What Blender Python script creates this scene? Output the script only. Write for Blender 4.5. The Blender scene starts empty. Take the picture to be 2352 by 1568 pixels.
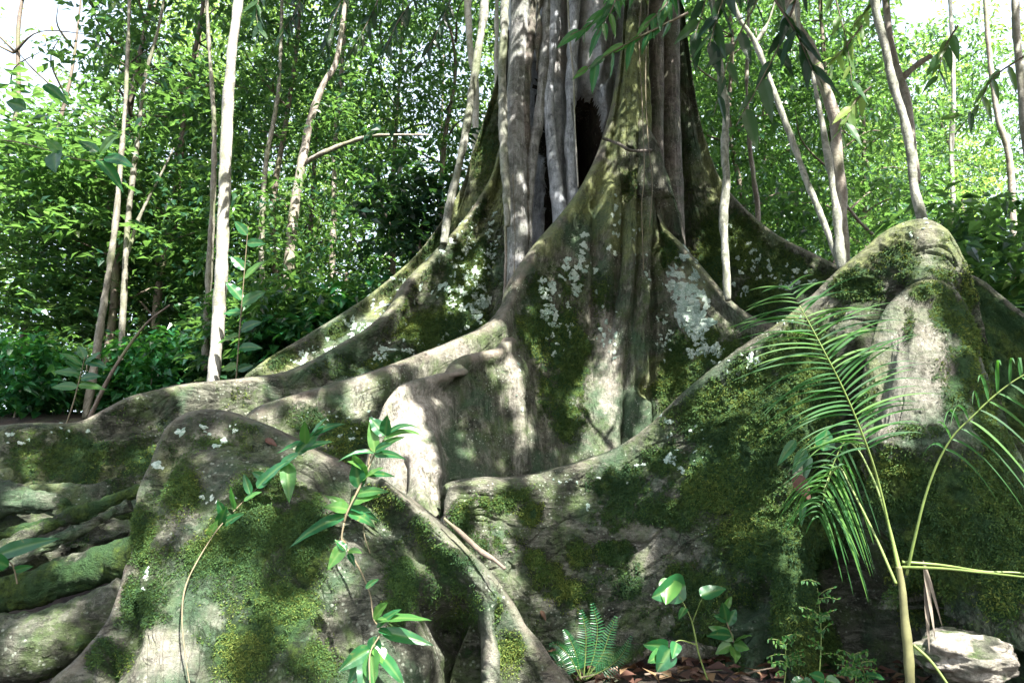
import bpy, math, random
import numpy as np
from mathutils import Vector
R = math.radians
rng = np.random.default_rng(7)
random.seed(7)
scene = bpy.context.scene
col = scene.collection

# ------------------------------------------------------------------ camera
EYE = np.array([0.0, 0.0, 1.5]); PITCH = R(12.0); LENS = 26.0
F = 2352 / 36 * LENS                       # focal length in photo units (2352 x 1568)
cam_d = bpy.data.cameras.new('camera'); cam = bpy.data.objects.new('camera', cam_d); col.objects.link(cam)
cam_d.lens = LENS; cam_d.sensor_width = 36; cam_d.clip_end = 500; cam_d.clip_start = .05
cam.location = EYE; cam.rotation_euler = (R(90) + PITCH, 0, 0)
scene.camera = cam
CP, SP = math.cos(PITCH), math.sin(PITCH)

def P(u, v, d):
    """point seen at (u, v) of the photo standing d metres in front of the camera (world y)"""
    a = (u - 1176) / F; b = (784 - v) / F
    y = CP - b * SP; z = SP + b * CP
    return np.array([a / y * d, d, EYE[2] + z / y * d])
def proj(V):
    q = V - EYE
    f = q[..., 1] * CP + q[..., 2] * SP
    up = -q[..., 1] * SP + q[..., 2] * CP
    f = np.where(np.abs(f) < 1e-3, 1e-3, f)
    return np.stack([1176 + F * q[..., 0] / f, 784 - F * up / f, f], -1)

# ------------------------------------------------------------------ light directions
SUN = np.array([0.30, -0.56, 0.86]); SUN /= np.linalg.norm(SUN)

# ------------------------------------------------------------------ noise
def _h(ix, iy, iz, s):
    n = (ix * 374761393 + iy * 668265263 + iz * 2147483647 + s * 974634777) & 0xffffffff
    n = ((n ^ (n >> 13)) * 1274126177) & 0xffffffff
    n = ((n ^ (n >> 16)) * 2246822519) & 0xffffffff
    return ((n >> 8) & 0xffff) / 65535.0
def vn(p, s=0):
    i = np.floor(p).astype(np.int64); f = p - i; f = f * f * (3 - 2 * f)
    x, y, z = i[..., 0], i[..., 1], i[..., 2]; r = 0
    for a in (0, 1):
        for b in (0, 1):
            for c in (0, 1):
                w = (f[..., 0] if a else 1 - f[..., 0]) * (f[..., 1] if b else 1 - f[..., 1]) * (f[..., 2] if c else 1 - f[..., 2])
                r = r + w * _h(x + a, y + b, z + c, s)
    return r * 2 - 1
def fbm(p, o=4, s=0):
    r = 0; a = 1; t = 0
    for k in range(o):
        r = r + a * vn(p * 2 ** k + 17.3 * k, s + k); t += a; a *= .5
    return r / t
def rough(p, o=5, s=0, gain=.7):
    r = 0; a = 1; t = 0
    for k in range(o):
        r = r + a * vn(p * 2 ** k + 11.1 * k, s + k); t += a * a; a *= gain
    return r / math.sqrt(t)
def sstep(x, a, b):
    t = np.clip((x - a) / (b - a), 0, 1); return t * t * (3 - 2 * t)

# ------------------------------------------------------------------ scene helpers
def tag(o, label=None, cat=None, group=None, kind=None):
    if label: o['label'] = label
    if cat: o['category'] = cat
    if group: o['group'] = group
    if kind: o['kind'] = kind
    return o
def empty(name, loc, label, cat, group=None):
    o = bpy.data.objects.new(name, None); col.objects.link(o); o.location = loc
    o.empty_display_size = .2
    return tag(o, label, cat, group)
def mesh_np(name, V, faces, mat, parent=None, smooth=True, attrs=None, face_sizes=None):
    """faces: (n,3) or (n,4) array, or a list of such arrays / polygons"""
    me = bpy.data.meshes.new(name)
    V = np.asarray(V, dtype=np.float64)
    if parent is not None:
        V = V - np.array(parent_world(parent))
    if isinstance(faces, np.ndarray): faces = [faces]
    loops = []; starts = []; tot = []; c = 0
    for f in faces:
        f = np.asarray(f)
        k = f.shape[1]; loops.append(f.ravel()); n = f.shape[0]
        starts.append(np.arange(n) * k + c); tot.append(np.full(n, k)); c += n * k
    loops = np.concatenate(loops); starts = np.concatenate(starts); tot = np.concatenate(tot)
    me.vertices.add(len(V)); me.vertices.foreach_set('co', V.astype(np.float32).ravel())
    me.loops.add(len(loops)); me.loops.foreach_set('vertex_index', loops.astype(np.int32))
    me.polygons.add(len(starts)); me.polygons.foreach_set('loop_start', starts.astype(np.int32))
    me.polygons.foreach_set('use_smooth', np.full(len(starts), smooth))
    for an, av in (attrs or {}).items():
        if av.ndim == 1:
            a = me.attributes.new(an, 'FLOAT', 'POINT'); a.data.foreach_set('value', av.astype(np.float32))
        else:
            a = me.attributes.new(an, 'FLOAT_COLOR', 'POINT'); a.data.foreach_set('color', av.astype(np.float32).ravel())
    me.update(calc_edges=True); me.validate()
    if mat: me.materials.append(mat)
    o = bpy.data.objects.new(name, me); col.objects.link(o)
    if parent is not None: o.parent = parent
    return o
def parent_world(p):
    x = np.array(p.location)
    while p.parent is not None:
        p = p.parent; x = x + np.array(p.location)
    return x

def crom(pts, n, power=1.0, uniform=True):
    """Catmull-Rom through pts (k, dim) -> n samples by arc length"""
    pts = np.asarray(pts, float); k = len(pts)
    if k == 2:
        t = np.linspace(0, 1, n) ** power
        return pts[0] + (pts[1] - pts[0]) * t[:, None]
    e = np.vstack([2 * pts[0] - pts[1], pts, 2 * pts[-1] - pts[-2]])
    m = 16; out = []
    for i in range(k - 1):
        p0, p1, p2, p3 = e[i], e[i + 1], e[i + 2], e[i + 3]
        t = np.linspace(0, 1, m, endpoint=False)[:, None]
        out.append(.5 * (2 * p1 + (p2 - p0) * t + (2 * p0 - 5 * p1 + 4 * p2 - p3) * t ** 2 + (3 * p1 - p0 - 3 * p2 + p3) * t ** 3))
    out.append(pts[-1][None]); out = np.vstack(out)
    s = np.concatenate([[0], np.cumsum(np.linalg.norm(np.diff(out, axis=0), axis=1))])
    t = np.linspace(0, 1, n) ** power * s[-1]
    return np.stack([np.interp(t, s, out[:, j]) for j in range(out.shape[1])], -1)
def crom_u(C, n):
    """C: (k, M, 3) ribs -> (n, M, 3), spline across ribs, parameter by mean spacing"""
    k = len(C)
    e = np.concatenate([(2 * C[0] - C[1])[None], C, (2 * C[-1] - C[-2])[None]])
    d = np.linalg.norm(np.diff(C, axis=0), axis=2).mean(1); s = np.concatenate([[0], np.cumsum(d)])
    T = np.interp(np.linspace(0, s[-1], n), s, np.arange(k))
    i = np.minimum(T.astype(int), k - 2); t = (T - i)[:, None, None]
    p0, p1, p2, p3 = e[i], e[i + 1], e[i + 2], e[i + 3]
    return .5 * (2 * p1 + (p2 - p0) * t + (2 * p0 - 5 * p1 + 4 * p2 - p3) * t ** 2 + (3 * p1 - p0 - 3 * p2 + p3) * t ** 3)
def seg_dist(uv, poly):
    """distance in photo units from uv (...,2) to a polyline"""
    best = np.full(uv.shape[:-1], 1e9)
    for a, b in zip(poly[:-1], poly[1:]):
        a = np.array(a, float); b = np.array(b, float); ab = b - a
        t = np.clip(((uv - a) @ ab) / (ab @ ab + 1e-9), 0, 1)
        best = np.minimum(best, np.linalg.norm(uv - a - t[..., None] * ab, axis=-1))
    return best
def blobs(uv, bl, nz):
    """soft union of elliptical blobs (u, v, ru, rv, strength)"""
    m = np.zeros(uv.shape[:-1])
    for (u, v, ru, rv, s) in bl:
        q = np.hypot((uv[..., 0] - u) / ru, (uv[..., 1] - v) / rv) + nz * 1.25
        m = np.maximum(m, s * (1 - sstep(q, .35, 1.35)))
    return m
def grid_faces(n, m, off=0, flip=False):
    i, j = np.meshgrid(np.arange(n - 1), np.arange(m - 1), indexing='ij')
    a = (i * m + j).ravel() + off
    f = np.stack([a, a + m, a + m + 1, a + 1], -1)
    return f[:, ::-1] if flip else f
def gnormals(S):
    du = np.gradient(S, axis=0); dv = np.gradient(S, axis=1)
    n = np.cross(du, dv); n /= np.linalg.norm(n, axis=-1, keepdims=True) + 1e-9
    return n

# ------------------------------------------------------------------ materials
def newmat(name):
    m = bpy.data.materials.new(name); m.use_nodes = True
    nt = m.node_tree; nt.nodes.clear()
    return m, nt, nt.nodes, nt.links
class N:
    def __init__(s, nt): s.nt = nt
    def new(s, t, **k):
        n = s.nt.nodes.new(t)
        for a, b in k.items(): setattr(n, a, b)
        return n
    def put(s, n, i, v):
        if v is None: return
        if hasattr(v, 'is_output'): s.nt.links.new(v, n.inputs[i])
        else: n.inputs[i].default_value = v
    def math(s, op, a, b=None, c=None, clamp=False):
        n = s.new('ShaderNodeMath', operation=op, use_clamp=clamp); s.put(n, 0, a); s.put(n, 1, b); s.put(n, 2, c); return n.outputs[0]
    def mix(s, f, a, b):
        n = s.new('ShaderNodeMix', data_type='RGBA', clamp_factor=True); s.put(n, 0, f)
        s.put(n, 6, a if hasattr(a, 'is_output') else (*a, 1)); s.put(n, 7, b if hasattr(b, 'is_output') else (*b, 1)); return n.outputs[2]
    def noise(s, vec, scale, detail=4, rough=.6, dist=0):
        n = s.new('ShaderNodeTexNoise'); s.put(n, 'Vector', vec); s.put(n, 'Scale', scale); s.put(n, 'Detail', detail)
        s.put(n, 'Roughness', rough); s.put(n, 'Distortion', dist); return n.outputs['Fac']
    def range(s, v, a, b, c=0., d=1.):
        n = s.new('ShaderNodeMapRange', interpolation_type='SMOOTHSTEP'); s.put(n, 0, v); s.put(n, 1, a); s.put(n, 2, b); s.put(n, 3, c); s.put(n, 4, d); return n.outputs[0]
    def attr(s, name, out='Fac'):
        n = s.new('ShaderNodeAttribute', attribute_name=name); return n.outputs[out]
    def scale(s, vec, sc):
        n = s.new('ShaderNodeVectorMath', operation='MULTIPLY'); s.put(n, 0, vec); n.inputs[1].default_value = sc; return n.outputs[0]
    def bump(s, h, strength, dist, prev=None):
        n = s.new('ShaderNodeBump'); s.put(n, 'Strength', strength); s.put(n, 'Distance', dist); s.put(n, 'Height', h); s.put(n, 'Normal', prev); return n.outputs[0]

def bark_material(name, c_dark, c_mid, c_pale, band=(1, 1, 3.), film=.75):
    m, nt, nd, lk = newmat(name); k = N(nt)
    co = k.new('ShaderNodeTexCoord').outputs['Object']
    sep = k.new('ShaderNodeSeparateColor'); lk.new(k.attr('mask', 'Color'), sep.inputs[0])
    mossA, ridgeA, paleA = sep.outputs
    big = k.noise(co, 1.3, 6, .65, .5); mid = k.noise(co, 6., 8, .72, .5); fine = k.noise(co, 38., 6, .75)
    stre = k.noise(k.scale(co, band), 5.5, 8, .75, .6)
    alg = k.attr('mask', 'Alpha')
    c = k.mix(k.range(mid, .36, .64), c_dark, c_mid)
    c = k.mix(k.math('MULTIPLY', k.range(stre, .47, .66), .8), c, c_pale)
    c = k.mix(k.math('MULTIPLY', k.range(k.noise(co, 2.9, 8, .75, .8), .44, .62), film), c, (.075, .118, .036))
    c = k.mix(k.math('MULTIPLY', k.range(big, .47, .62), film), c, (.048, .096, .050))
    ya = k.math('MULTIPLY', alg, k.range(k.noise(co, 8, 7, .75), .34, .56, .2, 1.))
    c = k.mix(ya, c, k.mix(k.noise(co, 20, 4), (.13, .16, .045), (.30, .33, .14)))
    c = k.mix(k.math('MULTIPLY', k.range(fine, .50, .68), .65), c, c_dark)
    c = k.mix(k.math('MULTIPLY', k.range(k.noise(co, 70., 4, .8), .60, .72), .45), c, c_pale)
    c = k.mix(k.math('MULTIPLY', k.range(k.noise(k.scale(co, (1, 1, .35)), 9., 6, .8, 1.), .58, .70), .6), c, tuple(x * .5 for x in c_dark))
    cr = k.math('ABSOLUTE', k.math('SUBTRACT', k.noise(k.scale(co, band), 3.3, 7, .62, 1.2), .5))
    crack = k.math('MULTIPLY', k.range(cr, .002, .016, 1., 0.), k.range(k.noise(co, 3.1, 3), .52, .62))
    grain = k.noise(co, 85., 3, .9)
    c = k.mix(k.range(grain, .42, .30, 0., .7), c, tuple(x * .3 for x in c_dark))
    c = k.mix(k.range(k.noise(co, 22., 5, .85), .56, .66, 0., .55), c, c_pale)
    c = k.mix(k.math('MULTIPLY', crack, .6), c, tuple(x * .25 for x in c_dark))
    red = k.math('MULTIPLY', ridgeA, k.range(k.noise(co, 5., 4, .6), .35, .7, .25, 1.))
    red = k.math('MULTIPLY', red, k.math('SUBTRACT', 1., k.math('MULTIPLY', alg, .85)))
    c = k.mix(red, c, k.mix(k.noise(co, 12, 3), (.19, .135, .11), (.32, .29, .235)))
    pal = k.math("MULTIPLY", paleA, k.range(k.noise(co, 7., 7, .8), .38, .60, .45, 1.))
    c = k.mix(pal, c, k.mix(k.range(k.noise(co, 25, 4, .7), .35, .65), (.30, .265, .22), (.50, .46, .40)))
    # speckled crust of small lichens
    vo = k.new('ShaderNodeTexVoronoi', feature='F1'); k.put(vo, 'Vector', co); k.put(vo, 'Scale', 26.); k.put(vo, 'Randomness', 1.)
    spk = k.math('MULTIPLY', k.range(vo.outputs['Distance'], .13, .28, 1., 0.), k.range(k.noise(co, 2.4, 4, .7), .48, .60))
    c = k.mix(k.math('MULTIPLY', spk, .6), c, (.40, .45, .36))
    mn = k.noise(co, 30, 5, .75)
    mm = k.math('ADD', mossA, k.math('MULTIPLY', k.math('SUBTRACT', k.noise(co, 11., 8, .85, .5), .5), 2.1))
    mm = k.range(mm, .34, .66)
    mc = k.mix(k.range(mn, .3, .7), (.024, .050, .012), (.100, .160, .026))
    mc = k.mix(k.range(k.noise(co, 2.2, 5, .7), .42, .58), mc, k.mix(mn, (.018, .052, .018), (.060, .130, .040)))
    c = k.mix(mm, c, mc)
    b = nd.new('ShaderNodeBsdfPrincipled'); lk.new(c, b.inputs['Base Color'])
    b.inputs['Roughness'].default_value = .8; b.inputs['Specular IOR Level'].default_value = .25
    h = k.math('ADD', k.math('MULTIPLY', fine, .5), k.math('ADD', k.math('MULTIPLY', stre, .8), k.math('SUBTRACT', k.math('MULTIPLY', mn, k.math('MULTIPLY', mm, 2.0)), k.math('MULTIPLY', crack, .7))))
    lk.new(k.bump(h, 1., .045), b.inputs['Normal'])
    o = nd.new('ShaderNodeOutputMaterial'); lk.new(b.outputs[0], o.inputs[0])
    return m
M_BARK = bark_material('buttress_bark', (.025, .027, .019), (.098, .102, .074), (.235, .232, .185), band=(1, 1, 3.2))
M_BARKV = bark_material('standing_bark', (.033, .034, .024), (.120, .121, .086), (.26, .255, .205), band=(3.4, 3.4, .6))
M_HOLLOW_SHADE = bark_material('hollow_shade_wood', (.015, .011, .009), (.05, .036, .028), (.09, .07, .055), band=(3.5, 3.5, .5), film=.1)  # near-black wood tone that paints in the darkness of the trunk recesses
M_TRUNK = bark_material('trunk_bark', (.17, .165, .155), (.42, .41, .39), (.64, .65, .64), band=(3.5, 3.5, .45), film=.25)
M_BROWN = bark_material('brown_bark', (.075, .062, .054), (.25, .215, .185), (.42, .38, .34), band=(4, 4, .5), film=.35)
M_BLUE = bark_material('silvery_bark', (.24, .255, .27), (.54, .57, .60), (.74, .77, .80), band=(3, 3, .6), film=.1)

def slim_bark(name, a, b, c):
    m, nt, nd, lk = newmat(name); k = N(nt)
    co = k.new('ShaderNodeTexCoord').outputs['Object']
    n1 = k.noise(k.scale(co, (2.5, 2.5, 1.3)), 3.6, 7, .75, .8); n2 = k.noise(k.scale(co, (4, 4, 18.)), 3., 5, .7)
    cc = k.mix(k.range(n1, .4, .6), a, b); cc = k.mix(k.math('MULTIPLY', k.range(n2, .5, .7), .6), cc, c)
    cc = k.mix(k.math('MULTIPLY', k.range(k.noise(co, 1.3, 3), .5, .65), .5), cc, (.12, .15, .05))
    p = nd.new('ShaderNodeBsdfPrincipled'); lk.new(cc, p.inputs['Base Color']); p.inputs['Roughness'].default_value = .75
    lk.new(k.bump(k.math('ADD', n2, k.noise(co, 40, 4)), .5, .01), p.inputs['Normal'])
    o = nd.new('ShaderNodeOutputMaterial'); lk.new(p.outputs[0], o.inputs[0]); return m
M_SLIM = slim_bark('pale_slender_bark', (.25, .24, .19), (.43, .42, .37), (.15, .14, .10))
M_SLIM3 = slim_bark('mottled_slender_bark', (.10, .11, .075), (.30, .30, .25), (.06, .055, .04))
M_SLIM4 = slim_bark('dark_slender_bark', (.09, .085, .06), (.20, .19, .15), (.05, .045, .035))
M_SLIM2 = slim_bark('brown_slender_bark', (.17, .14, .11), (.32, .29, .24), (.09, .07, .05))
M_TWIG = slim_bark('twig_bark', (.09, .07, .05), (.15, .12, .09), (.05, .04, .03))

def leaf_material(name, cols, trans, rough=.4, tmix=.4, spots=False):
    """cols: dark, mid, light; attribute rnd picks between them leaf by leaf"""
    m, nt, nd, lk = newmat(name); k = N(nt)
    r = k.attr('rnd')
    c = k.mix(k.range(r, 0., .55), cols[0], cols[1]); c = k.mix(k.range(r, .6, 1.), c, cols[2])
    if spots:
        co = k.new('ShaderNodeTexCoord').outputs['Object']
        c = k.mix(k.math('MULTIPLY', k.range(k.noise(co, 22, 5, .7), .58, .72), .5), c, (.20, .19, .05))
        c = k.mix(k.math('MULTIPLY', k.attr('vein'), .35), c, (.22, .32, .10))
    p = nd.new('ShaderNodeBsdfPrincipled'); lk.new(c, p.inputs['Base Color']); p.inputs['Roughness'].default_value = rough
    p.inputs['Specular IOR Level'].default_value = .4
    if spots: 
        lk.new(k.bump(k.attr('vein'), .4, .004), p.inputs['Normal'])
    t = nd.new('ShaderNodeBsdfTranslucent')
    tc = k.mix(k.range(r, 0., 1.), trans, tuple(min(1, x * 1.5) for x in trans)); lk.new(tc, t.inputs[0])
    mx = nd.new('ShaderNodeMixShader'); mx.inputs[0].default_value = tmix
    lk.new(p.outputs[0], mx.inputs[1]); lk.new(t.outputs[0], mx.inputs[2])
    o = nd.new('ShaderNodeOutputMaterial'); lk.new(mx.outputs[0], o.inputs[0]); return m
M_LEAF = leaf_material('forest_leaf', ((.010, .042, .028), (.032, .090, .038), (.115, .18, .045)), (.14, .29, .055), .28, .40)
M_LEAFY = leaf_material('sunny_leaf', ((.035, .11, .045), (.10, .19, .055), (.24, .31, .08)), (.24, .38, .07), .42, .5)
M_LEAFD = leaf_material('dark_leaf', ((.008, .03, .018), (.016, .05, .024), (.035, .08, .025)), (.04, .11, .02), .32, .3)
M_PLANT = leaf_material('plant_leaf', ((.012, .07, .03), (.022, .115, .038), (.07, .17, .035)), (.07, .25, .03), .3, .35, True)
M_PALM = leaf_material('palm_leaf', ((.012, .065, .018), (.025, .105, .02), (.07, .17, .025)), (.08, .26, .02), .6, .42)
M_SHADE_CANOPY = leaf_material('shade_canopy_leaf', ((.01, .04, .02), (.02, .06, .025), (.04, .08, .025)), (.03, .08, .015), .4, .2)
M_MOSS = leaf_material('moss_fronds', ((.018, .058, .020), (.055, .120, .026), (.15, .19, .036)), (.14, .17, .03), .8, .3)
M_LITTER = leaf_material('dead_leaf', ((.035, .02, .02), (.10, .05, .035), (.20, .13, .07)), (.10, .05, .02), .6, .15)
def plain(name, c, rough=.7):
    m, nt, nd, lk = newmat(name); k = N(nt)
    co = k.new('ShaderNodeTexCoord').outputs['Object']
    p = nd.new('ShaderNodeBsdfPrincipled')
    lk.new(k.mix(k.range(k.noise(co, 20, 4), .3, .7), tuple(x * .65 for x in c), c), p.inputs['Base Color']); p.inputs['Roughness'].default_value = rough
    o = nd.new('ShaderNodeOutputMaterial'); lk.new(p.outputs[0], o.inputs[0]); return m
M_STALK = plain('green_stalk', (.17, .24, .06), .5)
M_STEM = plain('vine_stem', (.16, .13, .07), .6)
def lichen_material():
    m, nt, nd, lk = newmat('lichen_crust'); k = N(nt)
    co = k.new('ShaderNodeTexCoord').outputs['Object']; r = k.attr('rnd')
    c = k.mix(r, (.18, .27, .21), (.37, .44, .375))
    c = k.mix(k.range(k.noise(co, 60, 4, .7), .45, .75), c, (.52, .57, .50))
    c = k.mix(k.math('MULTIPLY', k.range(k.noise(co, 28, 4, .8), .55, .7), .6), c, (.20, .27, .16))
    p = nd.new('ShaderNodeBsdfPrincipled'); lk.new(c, p.inputs['Base Color']); p.inputs['Roughness'].default_value = .9
    lk.new(k.bump(k.noise(co, 70, 4), .6, .008), p.inputs['Normal'])
    o = nd.new('ShaderNodeOutputMaterial'); lk.new(p.outputs[0], o.inputs[0]); return m
M_LICHEN = lichen_material()

# ------------------------------------------------------------------ leaves
def leaf_arrays(B, D, U, L, W, fold=.18, curl=.15):
    """five-point folded leaves. B base, D direction, U upper normal hint (unit); L, W sizes"""
    D = D / (np.linalg.norm(D, axis=1, keepdims=True) + 1e-9)
    S = np.cross(D, U); S /= np.linalg.norm(S, axis=1, keepdims=True) + 1e-9
    Nn = np.cross(S, D); L = L[:, None]; W = W[:, None]
    mid = B + D * L * .42
    V = np.stack([B, mid + S * W * .5 + Nn * W * fold, B + D * L - Nn * L * curl, mid - S * W * .5 + Nn * W * fold, mid], 1)
    n = len(B); o = (np.arange(n) * 5)[:, None]
    f = np.concatenate([o + np.array([[0, 1, 4]]), o + np.array([[1, 2, 4]]), o + np.array([[4, 2, 3]]), o + np.array([[0, 4, 3]])])
    return V.reshape(-1, 3), f
def unit(v): return v / (np.linalg.norm(v, axis=-1, keepdims=True) + 1e-9)
def sprays(C, per, twig, leaf, g, droop=.25, aspect=.42):
    """leafy twigs around the points C; returns verts, faces, rnd"""
    n = len(C); a = g.uniform(0, 2 * np.pi, n)
    T = np.stack([np.cos(a), np.sin(a), g.normal(-.05, .35, n)], 1); T = unit(T)
    t = (np.arange(per) / per)[None, :, None]
    B = C[:, None] + T[:, None] * t * twig + np.array([0, 0, -1.]) * (t ** 2) * twig * droop + g.normal(0, .03, (n, per, 3))
    sd = np.where(np.arange(per) % 2 == 0, 1., -1.)[None, :, None]
    side = np.cross(T, np.array([0, 0, 1.]))[:, None] * sd
    D = unit(T[:, None] * .6 + side * .9 + g.normal(0, .35, (n, per, 3)) + np.array([0, 0, -.3]))
    U = unit(np.array([0, 0, 1.]) + g.normal(0, .45, (n, per, 3)))
    L = leaf * g.uniform(.6, 1.3, (n, per)); W = L * aspect * g.uniform(.8, 1.2, (n, per))
    base_r = g.uniform(0, .75, n)[:, None]
    r = np.clip(base_r + g.normal(0, .16, (n, per)), 0, 1)
    V, f = leaf_arrays(B.reshape(-1, 3), D.reshape(-1, 3), U.reshape(-1, 3), L.ravel(), W.ravel())
    return V, f, np.repeat(r.ravel(), 5)
def crown_points(n, rx, h, g, seed, thr=-.05, sc=.9):
    out = []
    c = 0
    while c < n:
        p = g.uniform(-1, 1, (n * 3, 3)); rr = np.hypot(p[:, 0], p[:, 1])
        prof = np.sqrt(np.clip(1 - p[:, 2] ** 4, 0, 1))
        q = p * np.array([rx, rx, h / 2]) + np.array([0, 0, h / 2])
        nz = fbm(q * sc + seed * 9.1, 3, seed)
        k = q[(rr < prof * (1 + .3 * nz)) & (nz > thr)]
        out.append(k); c += len(k)
    return np.concatenate(out)[:n]

def tube(path, rad, n=80, k=14, noise=.06, nsc=3., seed=0, lob=0., closed=True):
    """world path (k,3), radii at the same points -> verts, quads"""
    path = np.asarray(path, float); rad = np.asarray(rad, float)
    Q = crom(np.hstack([path, rad[:, None] * 1.0]), n)
    p = Q[:, :3]; r = Q[:, 3]
    T = unit(np.gradient(p, axis=0)); ref = np.array([0, 1., 0]) if abs(T[:, 1]).mean() < .8 else np.array([1., 0, 0])
    A = unit(np.cross(T, ref)); Bv = np.cross(T, A)
    th = np.linspace(0, 2 * np.pi, k, endpoint=False)
    ring = A[:, None] * np.cos(th)[None, :, None] + Bv[:, None] * np.sin(th)[None, :, None]
    rr = r[:, None] * (1 + lob * np.sin(th * 3 + seed)[None])
    V = p[:, None] + ring * rr[..., None]
    nz = fbm(V * nsc + seed * 3.7, 3, seed)
    V = V + ring * (nz * noise)[..., None] * (r[:, None, None] / (r.mean() + 1e-9) if noise else 1)
    i, j = np.meshgrid(np.arange(n - 1), np.arange(k), indexing='ij')
    a = (i * k + j).ravel(); b = (i * k + (j + 1) % k).ravel()
    f = np.stack([a, b, b + k, a + k], -1)
    V = V.reshape(-1, 3)
    if closed:
        V = np.vstack([V, p[0], p[-1]]); c0 = n * k; c1 = c0 + 1; jj = np.arange(k)
        caps = np.vstack([np.stack([jj * 0 + c0, (jj + 1) % k, jj], -1), np.stack([jj * 0 + c1, (n - 1) * k + jj, (n - 1) * k + (jj + 1) % k], -1)])
        return V, [f, caps]
    return V, [f]
def join(parts):
    """parts: list of (V, faces list, attr or None) -> V, faces, attr"""
    Vs = []; fs = []; rs = []; o = 0
    for V, f, r in parts:
        if isinstance(f, np.ndarray): f = [f]
        Vs.append(V); fs += [x + o for x in f]; o += len(V)
        rs.append(np.zeros(len(V)) if r is None else r)
    return np.vstack(Vs), fs, np.concatenate(rs)
def strip_leaf(B, D, U, L, W, droop=.4, seg=8, fold=.12, shape='oval', wav=.0, seed=0):
    """a detailed leaf blade: 5 points across, curved along its length. returns V, quads, vein"""
    D = unit(np.asarray(D, float)); U = unit(np.asarray(U, float)); S = unit(np.cross(D, U)); Nn = np.cross(S, D)
    t = np.linspace(0, 1, seg + 1)
    if shape == 'oval': w = np.sin(np.pi * np.clip(t, .0, 1) ** .8) ** .8 * (1 - .35 * t)
    elif shape == 'heart': w = np.clip(np.sin(np.pi * t ** .55), 0, 1) ** .75
    elif shape == 'lance': w = np.sin(np.pi * t ** .62) ** .9
    else: w = np.clip((t * 9), .3, 1) * (1 - t) ** .55
    w = w * W * .5 + 1e-4
    c = B + D * (L * t)[:, None]
    c = c + np.array([0, 0, -1.]) * (droop * L * t ** 2)[:, None]
    x = np.array([-1, -.66, -.33, 0, .33, .66, 1.])
    V = c[:, None] + S * (w[:, None] * x)[..., None] + Nn * (w[:, None] * np.abs(x) * fold * 2 + (wav * W * np.sin(t * 19 + seed)[:, None] * x ** 2))[..., None]
    vein = np.broadcast_to(np.array([0, 0, 0, 1, 0, 0, 0.]), (seg + 1, 7)).ravel()
    return V.reshape(-1, 3), grid_faces(seg + 1, 7), vein
# ------------------------------------------------------------------ ground
def hill(x, y):
    base = sstep(y, 6.3, 9.2) * 1.85 + sstep(y, 9., 12.5) * .9 + np.clip(y - 12, 0, 60) * .085
    left = sstep(-x, 1.5, 5.) * sstep(y, 4.2, 7.) * .25
    dip = -.9 * (1 - sstep(y, 1.5, 5.5))
    return base + left * (1 - sstep(y, 9, 12) * .4) + dip + .26 * sstep(y, 3.6, 5.4) * (1 - sstep(y, 6.6, 8.)) * sstep(x, -.3, .6)
gx = np.concatenate([np.linspace(-120, -14, 30), np.linspace(-13.5, 13.5, 240), np.linspace(14, 120, 30)])
gy = np.concatenate([np.linspace(-60, -3, 20), np.linspace(-2.5, 16, 200), np.linspace(16.5, 140, 60)])
X, Y = np.meshgrid(gx, gy, indexing='ij')
Z = hill(X, Y)
G = np.stack([X, Y, Z], -1)
Z = Z + .10 * fbm(G * np.array([.9, .9, 0]), 4, 5) + .03 * fbm(G * np.array([6, 6, 0]), 3, 9)
G[..., 2] = Z
def ground_material():
    m, nt, nd, lk = newmat('forest_floor'); k = N(nt)
    co = k.new('ShaderNodeTexCoord').outputs['Object']
    c = k.mix(k.range(k.noise(co, 7, 6, .7), .35, .65), (.018, .013, .012), (.06, .042, .032))
    c = k.mix(k.math('MULTIPLY', k.range(k.noise(co, 2, 4), .5, .65), .6), c, (.03, .05, .015))
    p = nd.new('ShaderNodeBsdfPrincipled'); lk.new(c, p.inputs['Base Color']); p.inputs['Roughness'].default_value = .95
    lk.new(k.bump(k.noise(co, 25, 6, .7), .9, .03), p.inputs['Normal'])
    o = nd.new('ShaderNodeOutputMaterial'); lk.new(p.outputs[0], o.inputs[0]); return m
M_GROUND = ground_material()
tag(mesh_np('ground', G.reshape(-1, 3), grid_faces(len(gx), len(gy)), M_GROUND), kind='structure')

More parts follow.
